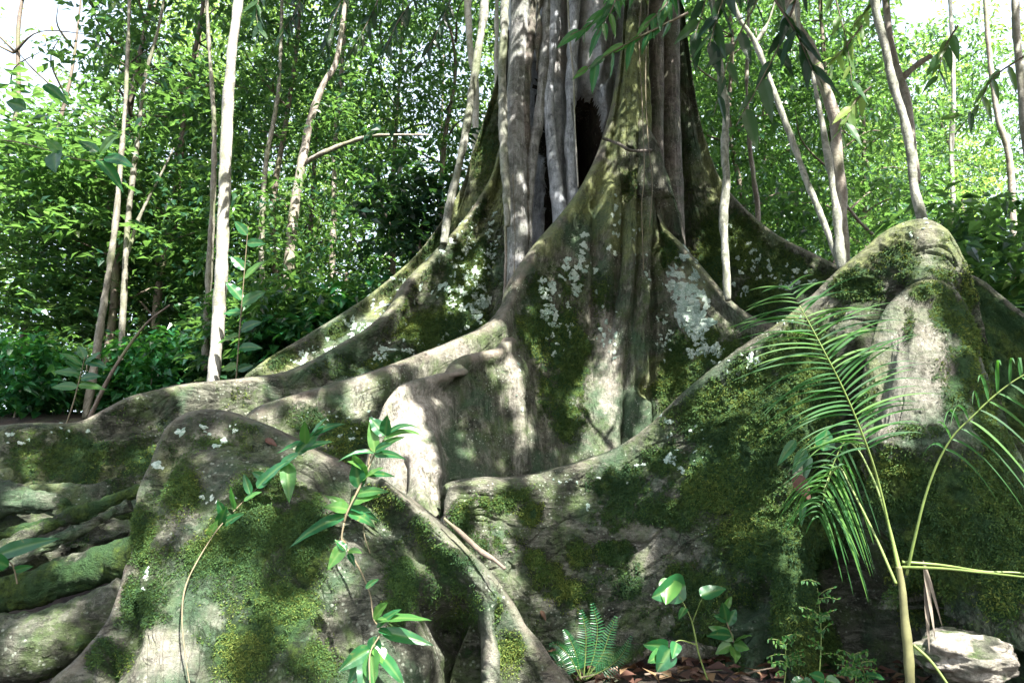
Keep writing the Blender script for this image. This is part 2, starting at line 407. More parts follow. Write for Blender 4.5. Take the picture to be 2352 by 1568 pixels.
# ------------------------------------------------------------------ the giant buttressed tree
TREE = empty('buttress_tree', P(1340, 1000, 11.2) * np.array([1, 1, 0]) + np.array([0, 0, 2.]),
             'giant old rainforest tree with fluted grey trunk and huge winding mossy buttress roots', 'tree')
SHEETS = {}
def sheet(key, name, ribs, Nn, Mm, rr=.1, mat=None, feats=(), moss=(), pale=(), red=.8, mosslevel=0., stri=.006,
          big=.035, seed=1, grow=.12, power=1.15, label=None, redw=.16, mossk=.022, alg=(), cord=.06):
    C = np.stack([crom([P(*q) for q in rib], Mm, power) for rib in ribs])
    S = crom_u(C, Nn)
    n = gnormals(S)
    if ((EYE - S) * n).sum(-1).mean() < 0: n = -n
    # smooth the normals a little
    for _ in range(3):
        n[1:-1] = (n[:-2] + n[1:-1] * 2 + n[2:]) / 4
        n[:, 1:-1] = (n[:, :-2] + n[:, 1:-1] * 2 + n[:, 2:]) / 4
    n = unit(n)
    s = np.concatenate([np.zeros((Nn, 1)), np.cumsum(np.linalg.norm(np.diff(S, axis=1), axis=2), axis=1)], 1)
    uv = proj(S)
    along = np.concatenate([[0], np.cumsum(np.linalg.norm(np.diff(S[:, 0], axis=0), axis=1))])[:, None]
    fr = np.clip(s / rr, 0, 1); rnd_ = rr * (1 - np.sqrt(np.clip(1 - (1 - fr) ** 2, 0, 1)))
    att = sstep(s, 0, rr * 2.2)
    b1 = fbm(S * 1.3, 3, seed) * big
    b2 = fbm(S * 6., 4, seed + 3) * .011
    wr = np.abs(fbm(np.stack([along * 2.2 + 0 * s, s * 9 + 2.5 * fbm(S * 1.6, 2, seed + 6), 0 * s], -1), 3, seed + 8))
    b1 = b1 - np.exp(-(wr / .045) ** 2) * stri * 2.4
    q = np.stack([along * 1.4 + 0 * s, s * 15 + 3.5 * fbm(S * 1.1, 2, seed + 5), 0 * s + seed], -1)
    b3 = fbm(q, 3, seed + 7) * stri
    b4 = fbm(S * 26., 4, seed + 11) * .006
    fe = 0
    for (poly, w, amp) in feats:
        d = seg_dist(uv[..., :2], poly) + 9 * fbm(S * 4., 2, seed + 13) * (1 if w < 40 else 2)
        fe = fe + amp * np.exp(-(np.maximum(d, 0) / w) ** 2)
    nz = rough(S * 2.6, 6, seed + 17, .72) * .62
    mo = np.clip(blobs(uv[..., :2], moss, nz) + mosslevel * sstep(nz, -.15, .45) * 1.25, 0, 1) * (1 - .75 * (1 - sstep(s, rr * .4, rr * 1.6)) * (1 if red > .05 else 0))
    pa = blobs(uv[..., :2], pale, nz)
    mo = mo * (1 - pa)
    rd = red * (1 - sstep(s, redw * .35, redw)) * (1 - .6 * pa)
    tuft = mo * mossk * (1 + 1.6 * fbm(S * 9., 2, seed + 18) + 2.0 * fbm(S * 24., 3, seed + 19))
    hol = -cord * np.exp(-((s - rr * 3.1) / (rr * 1.3)) ** 2) * sstep(s[:, -1:], rr * 5, rr * 9)
    disp = hol + (b1 + b3) * att + b2 * (.4 + .6 * att) + b4 * (1 - .6 * pa) + fe + tuft
    Fr = S - n * rnd_[..., None] + n * disp[..., None]
    rows = sorted(set(list(range(0, min(14, Mm))) + list(range(0, Mm, 5)) + [Mm - 1]))[1:]
    thick = 2 * rr + grow * s
    nb = n.copy(); nb[..., 2] *= .3; nb = unit(nb)
    Bk = (S - n * (rnd_ * 0 + 0)[..., None] - nb * (thick - rnd_)[..., None] + nb * b1[..., None])[:, rows]
    mb = len(rows)
    # first back row joins the ridge row
    V = np.vstack([Fr.reshape(-1, 3), Bk.reshape(-1, 3)]); off = Nn * Mm
    ff = grid_faces(Nn, Mm); fb = grid_faces(Nn, mb, off, True)
    i = np.arange(Nn - 1)
    top = np.stack([i * Mm, (i + 1) * Mm, (i + 1) * mb + off, i * mb + off], -1)[:, ::-1]
    # side closures: pair back rows with front rows
    cl = []
    for e in (0, Nn - 1):
        for a in range(mb - 1):
            cl.append([e * Mm + rows[a], e * Mm + rows[a + 1], off + e * mb + a + 1, off + e * mb + a])
    bot = np.stack([i * Mm + Mm - 1, (i + 1) * Mm + Mm - 1, (i + 1) * mb + off + mb - 1, i * mb + off + mb - 1], -1)
    mask = np.zeros((len(V), 4)); mask[:, 3] = 0
    mask[:off, 0] = mo.ravel(); mask[:off, 1] = rd.ravel(); mask[:off, 2] = pa.ravel(); mask[:, 3] = 0; mask[:off, 3] = (blobs(uv[..., :2], alg, nz) * (1 - pa)).ravel()
    mask[off:, 0] = mo[:, rows].ravel() * .7; mask[off:, 1] = rd[:, rows].ravel()
    o = mesh_np(name, V, [ff, fb, top, np.array(cl), bot], mat or M_BARK, TREE, attrs={'mask': mask})
    if label: o['label'] = label
    fn = gnormals(Fr)
    if ((EYE - Fr) * fn).sum(-1).mean() < 0: fn = -fn
    vis = ((EYE - Fr) * fn).sum(-1) > 0
    SHEETS[key] = dict(V=Fr, n=fn, uv=proj(Fr), mo=mo, pa=pa, obj=o, s=s, vis=vis)
    return o

def add_moss(key, count, size=.02, seed=1):
    sh = SHEETS[key]; g = np.random.default_rng(seed)
    V = sh['V'].reshape(-1, 3); n = sh['n'].reshape(-1, 3); mo = sh['mo'].ravel().copy(); uv = sh['uv'].reshape(-1, 3)
    nz = fbm(V * 11., 3, seed + 31)
    area = (uv[:, 2] ** 2)
    w = np.clip(mo - .25, 0, 1) * (nz > -.25) * area * sh['vis'].ravel() * (np.abs(uv[:, 0] - 1176) < 1300) * (uv[:, 1] < 1640)
    if w.sum() <= 0: return
    idx = g.choice(len(V), count, p=w / w.sum())
    b = V[idx] + g.normal(0, .006, (count, 3)); nn = n[idx]
    D = unit(nn * .75 + g.normal(0, .55, (count, 3)) + np.array([0, 0, -.25]))
    U = unit(g.normal(0, 1, (count, 3)) + np.array([0, -.3, .8]))
    L = size * g.uniform(.5, 1.5, count)
    Vv, f = leaf_arrays(b - nn * .004, D, U, L, L * .38)
    r = np.clip(.45 + .5 * fbm(V[idx] * 3., 2, seed) * 1.6 + g.normal(0, .2, count), 0, 1)
    o = mesh_np('moss', Vv, f, M_MOSS, sh['obj'], attrs={'rnd': np.repeat(r, 5)}, smooth=False)
    o['kind'] = 'stuff'

def add_lichen(key, spots, seed=1):
    """spots: (u, v, spread_u, spread_v, count, size px)"""
    sh = SHEETS[key]; g = np.random.default_rng(seed)
    V = sh['V'].reshape(-1, 3); n = sh['n'].reshape(-1, 3); uv = sh['uv'].reshape(-1, 3); vis = sh['vis'].ravel()
    A = []; Ff = []; Rr = []; o = 0
    for (u, v, su, sv, cnt, px) in spots:
        for _ in range(cnt):
            t = np.array([u + g.normal() * su * .5, v + g.normal() * sv * .5])
            d = np.hypot(uv[:, 0] - t[0], uv[:, 1] - t[1]) + (~vis) * 1e4
            i = int(np.argmin(d))
            if d[i] > 25: continue
            rad = px * .50 * g.uniform(.35, 1.2) * uv[i, 2] / F
            k = 22; m = 3
            a = unit(np.cross(n[i], np.array([.1, .2, 1.]))); b = np.cross(n[i], a)
            th = np.linspace(0, 2 * np.pi, k, endpoint=False)
            ph = g.uniform(0, 6, 6)
            rr = rad * (1 + .22 * np.sin(2 * th + ph[0]) + .17 * np.sin(3 * th + ph[1]) + .14 * np.sin(5 * th + ph[2]) + .10 * np.sin(8 * th + ph[3]) + .07 * g.normal(0, 1, k))
            el = g.uniform(.7, 1.3)
            near = np.argsort(np.linalg.norm(V[max(0, i - 2000):i + 2000] - V[i], axis=1))[:1]
            c = V[i]
            pts = [c + n[i] * .008]
            for q in (.55, 1.):
                ring = c + a * (rr * q * np.cos(th) * el)[:, None] + b * (rr * q * np.sin(th) / el)[:, None]
                # drop every point onto the bark
                lo = max(0, i - 12000); W = V[lo:i + 12000]; Wn = n[lo:i + 12000]
                dd = ((ring[:, None, :] - W[None, ::7]) ** 2).sum(-1); j = dd.argmin(1) * 7
                h = ((W[j] - ring) * n[i]).sum(-1)
                h = np.clip(h, -.05, .05)
                ring = ring + n[i] * (h + (.007 if q < 1 else .002))[:, None]
                pts.append(ring)
            P_ = np.vstack([pts[0][None], pts[1], pts[2]])
            jj = np.arange(k); j2 = (jj + 1) % k
            A.append(P_); Ff.append(np.vstack([np.stack([jj * 0, 1 + jj, 1 + j2], -1), np.stack([1 + jj, 1 + k + jj, 1 + k + j2], -1), np.stack([1 + jj, 1 + k + j2, 1 + j2], -1)]) + o)
            o += len(P_); Rr.append(np.full(len(P_), g.uniform(0, 1)))
    ob = mesh_np('lichen', np.vstack(A), np.vstack(Ff), M_LICHEN, sh['obj'], attrs={'rnd': np.concatenate(Rr)})
    ob['kind'] = 'stuff'

# --- A: outermost wing on the left, ridge sweeping down behind the next one
sheet('A', 'buttress_root', [
    [(1165, 60, 10.8), (1160, 300, 10.7), (1150, 640, 10.5), (1140, 800, 10.4)],
    [(1142, 165, 10.8), (1130, 350, 10.7), (1110, 640, 10.5), (1090, 850, 10.3)],
    [(1118, 245, 10.8), (1100, 400, 10.75), (1060, 650, 10.6), (1040, 860, 10.4)],
    [(1090, 330, 10.8), (1070, 450, 10.75), (1030, 680, 10.6), (1000, 880, 10.4)],
    [(1055, 430, 10.8), (1040, 520, 10.7), (1000, 700, 10.6), (960, 890, 10.3)],
    [(1005, 515, 10.7), (980, 600, 10.6), (950, 740, 10.4), (920, 900, 10.2)],
    [(945, 590, 10.6), (920, 660, 10.5), (890, 770, 10.3), (860, 910, 10.1)],
    [(860, 662, 10.4), (840, 720, 10.3), (810, 810, 10.1), (790, 930, 9.9)],
    [(770, 722, 10.2), (755, 770, 10.1), (730, 850, 9.9), (710, 950, 9.7)],
    [(690, 770, 10.0), (680, 805, 9.9), (660, 870, 9.7), (640, 960, 9.5)],
    [(620, 812, 9.8), (612, 835, 9.7), (600, 890, 9.5), (590, 960, 9.3)],
    [(570, 850, 9.6), (560, 868, 9.5), (550, 910, 9.3), (540, 970, 9.2)]], 300, 110, rr=.13, seed=3, cord=.09, mosslevel=.3, red=.35, alg=[(1120, 330, 50, 170, .9), (1050, 480, 50, 60, .9), (960, 600, 70, 50, .9), (860, 690, 70, 40, .8), (650, 810, 80, 40, .9)],
    moss=[(1000, 560, 90, 60, .5), (900, 650, 80, 40, .5), (640, 810, 60, 30, .7), (760, 750, 60, 25, .6), (1120, 350, 40, 120, .55)])

# --- B: long wing whose ridge runs out to the left edge of the frame
sheet('B', 'buttress_root', [
    [(1158, 210, 10.2), (1165, 400, 10.1), (1172, 640, 10.0), (1180, 860, 9.9)],
    [(1150, 300, 10.2), (1160, 420, 10.1), (1168, 640, 9.95), (1172, 860, 9.8)],
    [(1138, 370, 10.15), (1148, 480, 10.1), (1155, 660, 9.9), (1150, 870, 9.7)],
    [(1105, 440, 10.1), (1115, 550, 10.05), (1120, 700, 9.85), (1110, 880, 9.6)],
    [(1060, 505, 10.0), (1075, 600, 9.95), (1080, 740, 9.75), (1070, 900, 9.5)],
    [(1005, 565, 9.85), (1020, 650, 9.8), (1030, 780, 9.6), (1020, 910, 9.3)],
    [(950, 625, 9.65), (960, 700, 9.6), (965, 800, 9.4), (960, 930, 9.1)],
    [(915, 680, 9.45), (920, 730, 9.4), (920, 820, 9.2), (915, 960, 8.9)],
    [(850, 738, 9.2), (855, 780, 9.1), (860, 850, 8.95), (860, 970, 8.7)],
    [(765, 790, 8.9), (770, 825, 8.8), (780, 890, 8.6), (780, 990, 8.3)],
    [(660, 842, 8.5), (665, 880, 8.4), (670, 940, 8.2), (670, 1030, 7.9)],
    [(560, 858, 8.1), (560, 905, 8.0), (560, 980, 7.8), (560, 1080, 7.4)],
    [(460, 866, 7.8), (455, 920, 7.65), (450, 1010, 7.4), (440, 1140, 6.8)],
    [(380, 880, 7.5), (370, 940, 7.35), (350, 1050, 7.0), (330, 1200, 6.2)],
    [(310, 895, 7.3), (290, 960, 7.1), (270, 1080, 6.7), (240, 1240, 5.9)],
    [(250, 922, 7.1), (230, 980, 6.9), (200, 1100, 6.4), (170, 1260, 5.7)],
    [(180, 955, 6.9), (160, 1010, 6.7), (140, 1120, 6.2), (110, 1270, 5.6)],
    [(100, 956, 6.75), (90, 1020, 6.5), (60, 1130, 6.0), (30, 1280, 5.5)],
    [(0, 962, 6.6), (-10, 1030, 6.35), (-30, 1140, 5.9), (-60, 1290, 5.4)],
    [(-130, 985, 6.4), (-140, 1050, 6.2), (-160, 1150, 5.8), (-200, 1300, 5.3)],
    [(-300, 1050, 6.2), (-310, 1100, 6.0), (-320, 1180, 5.7), (-340, 1310, 5.3)]], 620, 170, rr=.14, seed=5, cord=.10, red=.6, mosslevel=.42, stri=.011, grow=.2, alg=[(1130, 430, 40, 80, 1.), (1060, 520, 50, 50, 1.), (970, 610, 60, 45, .8), (915, 690, 30, 30, .7), (140, 1060, 200, 60, .5)],
    feats=[([(60, 1075), (170, 1050), (260, 1055), (340, 1010), (400, 1000)], 14, -.10), ([(0, 1110), (80, 1070), (180, 1090), (290, 1085)], 15, -.11),
           ([(20, 1140), (120, 1125), (210, 1130), (300, 1110)], 10, .07), ([(240, 975), (330, 965), (430, 990)], 12, -.05),
           ([(0, 1010), (90, 1000), (170, 1020)], 20, .05), ([(1128, 560), (1130, 880)], 14, -.06), ([(1000, 600), (960, 690), (880, 790), (760, 850)], 18, -.05),
           ([(950, 690), (860, 760), (760, 812)], 18, .03), ([(560, 905), (460, 935), (380, 950)], 15, -.03)],
    moss=[(1070, 640, 60, 110, .8), (1000, 760, 90, 60, .95), (1060, 740, 70, 60, .9), (900, 830, 70, 25, .8), (180, 1040, 70, 60, .75), (330, 1050, 70, 60, .65), (60, 1040, 60, 50, .6), (1080, 480, 40, 40, .5)])

# --- C and E: the central wing; its ridge climbs from the left, runs up the trunk and comes down on the right
sheet('C', 'buttress_root', [
    [(500, 1010, 6.9), (505, 1040, 6.85), (510, 1100, 6.6), (520, 1160, 6.3)],
    [(560, 950, 7.0), (565, 990, 6.95), (570, 1060, 6.7), (580, 1130, 6.4)],
    [(620, 915, 7.15), (625, 960, 7.1), (630, 1040, 6.85), (640, 1130, 6.5)],
    [(700, 888, 7.3), (705, 940, 7.2), (705, 1020, 7.0), (700, 1130, 6.6)],
    [(800, 862, 7.5), (805, 910, 7.45), (800, 990, 7.25), (790, 1110, 6.9)],
    [(900, 830, 7.75), (905, 870, 7.7), (905, 960, 7.5), (900, 1100, 7.1)],
    [(985, 797, 8.0), (990, 835, 7.95), (990, 930, 7.8), (1000, 1100, 7.4)],
    [(1065, 765, 8.25), (1070, 800, 8.2), (1080, 910, 8.0), (1090, 1100, 7.7)],
    [(1130, 732, 8.5), (1140, 770, 8.45), (1150, 900, 8.3), (1160, 1100, 8.0)],
    [(1166, 690, 8.7), (1185, 760, 8.65), (1200, 900, 8.6), (1215, 1110, 8.35)],
    [(1190, 628, 8.85), (1215, 740, 8.9), (1235, 900, 8.9), (1250, 1110, 8.5)],
    [(1235, 560, 9.0), (1265, 700, 9.1), (1285, 880, 9.1), (1290, 1110, 8.6)],
    [(1300, 480, 9.2), (1325, 640, 9.25), (1340, 850, 9.2), (1340, 1110, 8.7)],
    [(1355, 395, 9.3), (1375, 580, 9.3), (1385, 820, 9.2), (1385, 1100, 8.75)],
    [(1390, 320, 9.4), (1405, 520, 9.35), (1415, 800, 9.15), (1415, 1080, 8.8)],
    [(1412, 220, 9.5), (1425, 450, 9.35), (1435, 780, 9.15), (1440, 1060, 8.85)],
    [(1428, 100, 9.6), (1443, 380, 9.4), (1455, 740, 9.2), (1458, 1050, 8.95)],
    [(1437, -60, 9.7), (1455, 300, 9.4), (1470, 700, 9.25), (1475, 1040, 9.1)],
    [(1460, -120, 9.65), (1470, 300, 9.4), (1482, 700, 9.3), (1488, 1030, 9.2)],
    [(1487, -60, 9.7), (1487, 320, 9.45), (1495, 700, 9.35), (1500, 1020, 9.2)],
    [(1490, 150, 9.65), (1496, 420, 9.45), (1512, 740, 9.35), (1520, 1010, 9.2)],
    [(1490, 300, 9.6), (1508, 520, 9.45), (1535, 780, 9.35), (1545, 1000, 9.15)],
    [(1493, 410, 9.5), (1525, 580, 9.45), (1560, 800, 9.3), (1580, 1000, 9.05)],
    [(1510, 490, 9.4), (1550, 640, 9.35), (1590, 820, 9.2), (1610, 1000, 8.95)],
    [(1555, 550, 9.3), (1590, 680, 9.25), (1625, 840, 9.1), (1640, 1000, 8.8)],
    [(1610, 615, 9.15), (1640, 720, 9.1), (1660, 850, 8.95), (1680, 1000, 8.7)],
    [(1665, 675, 9.0), (1685, 760, 8.95), (1700, 860, 8.8), (1715, 1000, 8.6)],
    [(1725, 718, 8.85), (1735, 780, 8.8), (1745, 870, 8.7), (1755, 1000, 8.5)],
    [(1790, 740, 8.7), (1795, 790, 8.65), (1800, 880, 8.6), (1800, 1000, 8.4)]], 760, 260, rr=.13, seed=8, cord=.07, mat=M_BARKV, red=.6, mosslevel=.2, redw=.2, power=1.05, grow=.05, alg=[(1320, 470, 50, 45, .9), (1260, 540, 40, 40, .6), (1460, 200, 60, 220, 1.), (1425, 300, 50, 70, 1.), (1380, 420, 50, 60, .9), (1440, 480, 60, 120, .6), (1540, 880, 50, 110, 1.), (1540, 560, 30, 60, .9), (1590, 640, 40, 60, .7)],
    feats=[([(1476, 440), (1470, 560), (1455, 700), (1438, 860), (1436, 1040)], 9, -.13), ([(1490, 460), (1478, 600), (1470, 760), (1475, 1000)], 10, .09),
           ([(1502, 560), (1500, 760), (1497, 960)], 8, -.10), ([(1455, 600), (1447, 760), (1450, 900)], 9, .05),
           ([(1440, 420), (1432, 520), (1415, 640), (1400, 760)], 9, -.13), ([(1455, 470), (1450, 600), (1440, 720)], 12, .07), ([(1405, 440), (1398, 560), (1385, 660)], 16, .09), ([(1368, 470), (1372, 640), (1360, 760)], 11, -.10),
           ([(1475, 885), (1478, 900)], 17, -.16), ([(1478, 935), (1480, 990)], 20, .05), ([(1205, 860), (1215, 960), (1240, 1060)], 9, -.07), ([(1250, 930), (1270, 1040)], 20, .06), ([(1300, 960), (1290, 1070)], 12, -.05), ([(1350, 900), (1345, 1060)], 20, .05),
           ([(680, 912), (720, 905)], 6, -.04), ([(745, 935), (780, 930)], 5, -.03), ([(1405, 322), (1450, 345), (1495, 345)], 5, -.03), ([(1385, 318), (1440, 337), (1500, 350)], 3, .03),
           ([(1445, 60), (1440, 200), (1425, 330)], 16, .04), ([(1468, 30), (1470, 300), (1468, 480)], 8, -.05)],
    moss=[(1300, 820, 60, 170, 1.), (1240, 760, 50, 110, .9), (1290, 960, 50, 60, .7), (1380, 700, 40, 100, .55), (1570, 830, 60, 120, .9), (1530, 900, 30, 70, .8), (1680, 830, 50, 70, .8), (1540, 580, 30, 50, .6), (1620, 800, 50, 50, .7),
          (720, 960, 80, 40, .7), (800, 1000, 70, 50, .8), (760, 1060, 60, 40, .6), (1460, 420, 40, 50, .4)],
    pale=[(1575, 720, 38, 90, .55), (1550, 660, 24, 45, .6), (1400, 850, 30, 160, .7), (1405, 960, 30, 80, .75), (1360, 720, 18, 60, .4), (1040, 800, 60, 25, .4), (830, 920, 26, 50, .35)])

# --- D: smooth pale fold standing in front of the central wing
sheet('D', 'buttress_root', [
    [(1180, 770, 8.5), (1215, 850, 8.6), (1235, 960, 8.6), (1255, 1110, 8.5)],
    [(1176, 772, 8.4), (1200, 860, 8.45), (1215, 960, 8.45), (1230, 1110, 8.4)],
    [(1170, 780, 8.3), (1182, 870, 8.3), (1190, 970, 8.25), (1195, 1110, 8.2)],
    [(1150, 797, 8.15), (1155, 880, 8.2), (1160, 980, 8.2), (1160, 1120, 8.1)],
    [(1105, 808, 8.0), (1108, 890, 8.05), (1110, 980, 8.05), (1110, 1120, 7.9)],
    [(1068, 820, 7.85), (1065, 890, 7.9), (1062, 980, 7.9), (1060, 1120, 7.7)],
    [(1048, 852, 7.7), (1040, 900, 7.75), (1035, 980, 7.75), (1035, 1130, 7.5)],
    [(1010, 860, 7.55), (1010, 910, 7.6), (1015, 1000, 7.55), (1018, 1150, 7.1)],
    [(960, 866, 7.35), (985, 930, 7.3), (1005, 1030, 7.2), (1008, 1180, 6.6)],
    [(915, 882, 7.2), (955, 960, 7.05), (980, 1050, 6.95), (985, 1190, 6.5)],
    [(885, 915, 7.1), (925, 990, 6.95), (950, 1070, 6.85), (955, 1200, 6.5)],
    [(868, 950, 7.05), (895, 1010, 6.95), (920, 1080, 6.85), (925, 1200, 6.5)],
    [(850, 1000, 7.05), (865, 1040, 7.0), (885, 1100, 6.9), (890, 1200, 6.6)],
    [(835, 1060, 7.05), (845, 1090, 7.0), (850, 1130, 6.95), (850, 1200, 6.8)]], 330, 190, rr=.07, seed=12, mat=M_BARKV, red=.95, redw=.13, big=.02, stri=.002,
    feats=[([(1050, 850), (1062, 860)], 10, .10), ([(1055, 868), (1056, 880)], 5, -.06), ([(985, 1000), (1000, 1090)], 14, .06), ([(930, 1060), (925, 1120)], 10, -.10), ([(960, 1040), (965, 1150)], 16, .07), ([(990, 1100), (1000, 1160)], 8, -.05), ([(1185, 870), (1195, 1000), (1205, 1080)], 12, .08), ([(1210, 900), (1222, 1060)], 7, -.06), ([(1085, 840), (1080, 1000)], 12, .02)],
    moss=[(1200, 900, 20, 60, .35), (1000, 900, 12, 50, .3)], pale=[(940, 960, 70, 100, 1.), (975, 1070, 55, 90, 1.), (1180, 860, 16, 80, .6), (900, 1080, 40, 60, .6), (1185, 980, 12, 80, .4)])

# --- G: wing on the far right of the trunk
sheet('G', 'buttress_root', [
    [(1535, -140, 10.2), (1528, 200, 10.2), (1530, 560, 10.1), (1530, 860, 10.)],
    [(1562, -100, 10.3), (1545, 200, 10.3), (1545, 560, 10.2), (1545, 860, 10.)],
    [(1574, 20, 10.3), (1562, 260, 10.3), (1560, 580, 10.2), (1560, 870, 10.)],
    [(1590, 150, 10.3), (1580, 340, 10.3), (1580, 600, 10.2), (1580, 870, 9.95)],
    [(1604, 240, 10.3), (1598, 400, 10.25), (1600, 640, 10.15), (1600, 880, 9.9)],
    [(1624, 320, 10.3), (1622, 460, 10.2), (1625, 660, 10.05), (1625, 880, 9.85)],
    [(1652, 395, 10.25), (1652, 520, 10.15), (1655, 700, 10.0), (1655, 880, 9.8)],
    [(1692, 450, 10.2), (1692, 560, 10.1), (1695, 720, 9.95), (1695, 890, 9.7)],
    [(1745, 500, 10.1), (1745, 590, 10.0), (1745, 730, 9.85), (1745, 890, 9.6)],
    [(1800, 540, 10.0), (1800, 620, 9.9), (1800, 740, 9.7), (1800, 890, 9.5)],
    [(1860, 570, 9.85), (1860, 640, 9.75), (1860, 750, 9.6), (1860, 890, 9.4)],
    [(1920, 600, 9.7), (1920, 660, 9.6), (1920, 760, 9.5), (1920, 890, 9.3)],
    [(1990, 640, 9.55), (1990, 690, 9.45), (1990, 780, 9.35), (1990, 890, 9.2)]], 330, 170, rr=.12, seed=15, mat=M_BARKV, red=.75, mosslevel=.35, alg=[(1640, 480, 40, 160, .7), (1720, 540, 60, 60, .7)],
    feats=[([(1545, 150), (1550, 400), (1545, 620)], 8, -.08), ([(1535, 100), (1560, 190), (1590, 230)], 4, -.04), ([(1572, 290), (1600, 480), (1590, 700)], 18, .05), ([(1560, 300), (1575, 560), (1572, 760)], 10, -.06)],
    moss=[(1640, 600, 60, 140, .85), (1700, 560, 60, 90, .85), (1800, 620, 70, 50, .75), (1750, 680, 70, 60, .9), (1860, 640, 60, 40, .6)])

# --- K: wing right of the foreground root, its shade painted as full moss cover
sheet('K', 'buttress_root', [
    [(2150, 600, 6.9), (2160, 800, 6.9), (2170, 1000, 6.8), (2180, 1200, 6.6)],
    [(2235, 625, 6.8), (2245, 800, 6.8), (2250, 1000, 6.7), (2260, 1200, 6.5)],
    [(2290, 665, 6.7), (2300, 800, 6.7), (2310, 1000, 6.6), (2320, 1200, 6.4)],
    [(2352, 712, 6.6), (2360, 850, 6.6), (2370, 1020, 6.5), (2380, 1200, 6.3)],
    [(2450, 780, 6.5), (2460, 900, 6.4), (2470, 1040, 6.3), (2480, 1200, 6.1)],
    [(2600, 880, 6.3), (2600, 950, 6.3), (2600, 1080, 6.2), (2600, 1250, 6.0)]], 90, 70, rr=.1, seed=19, red=.3, mosslevel=.6, label='root wing behind the big root hump, its deep shade painted as moss', moss=[(2300, 850, 300, 400, 1.)])

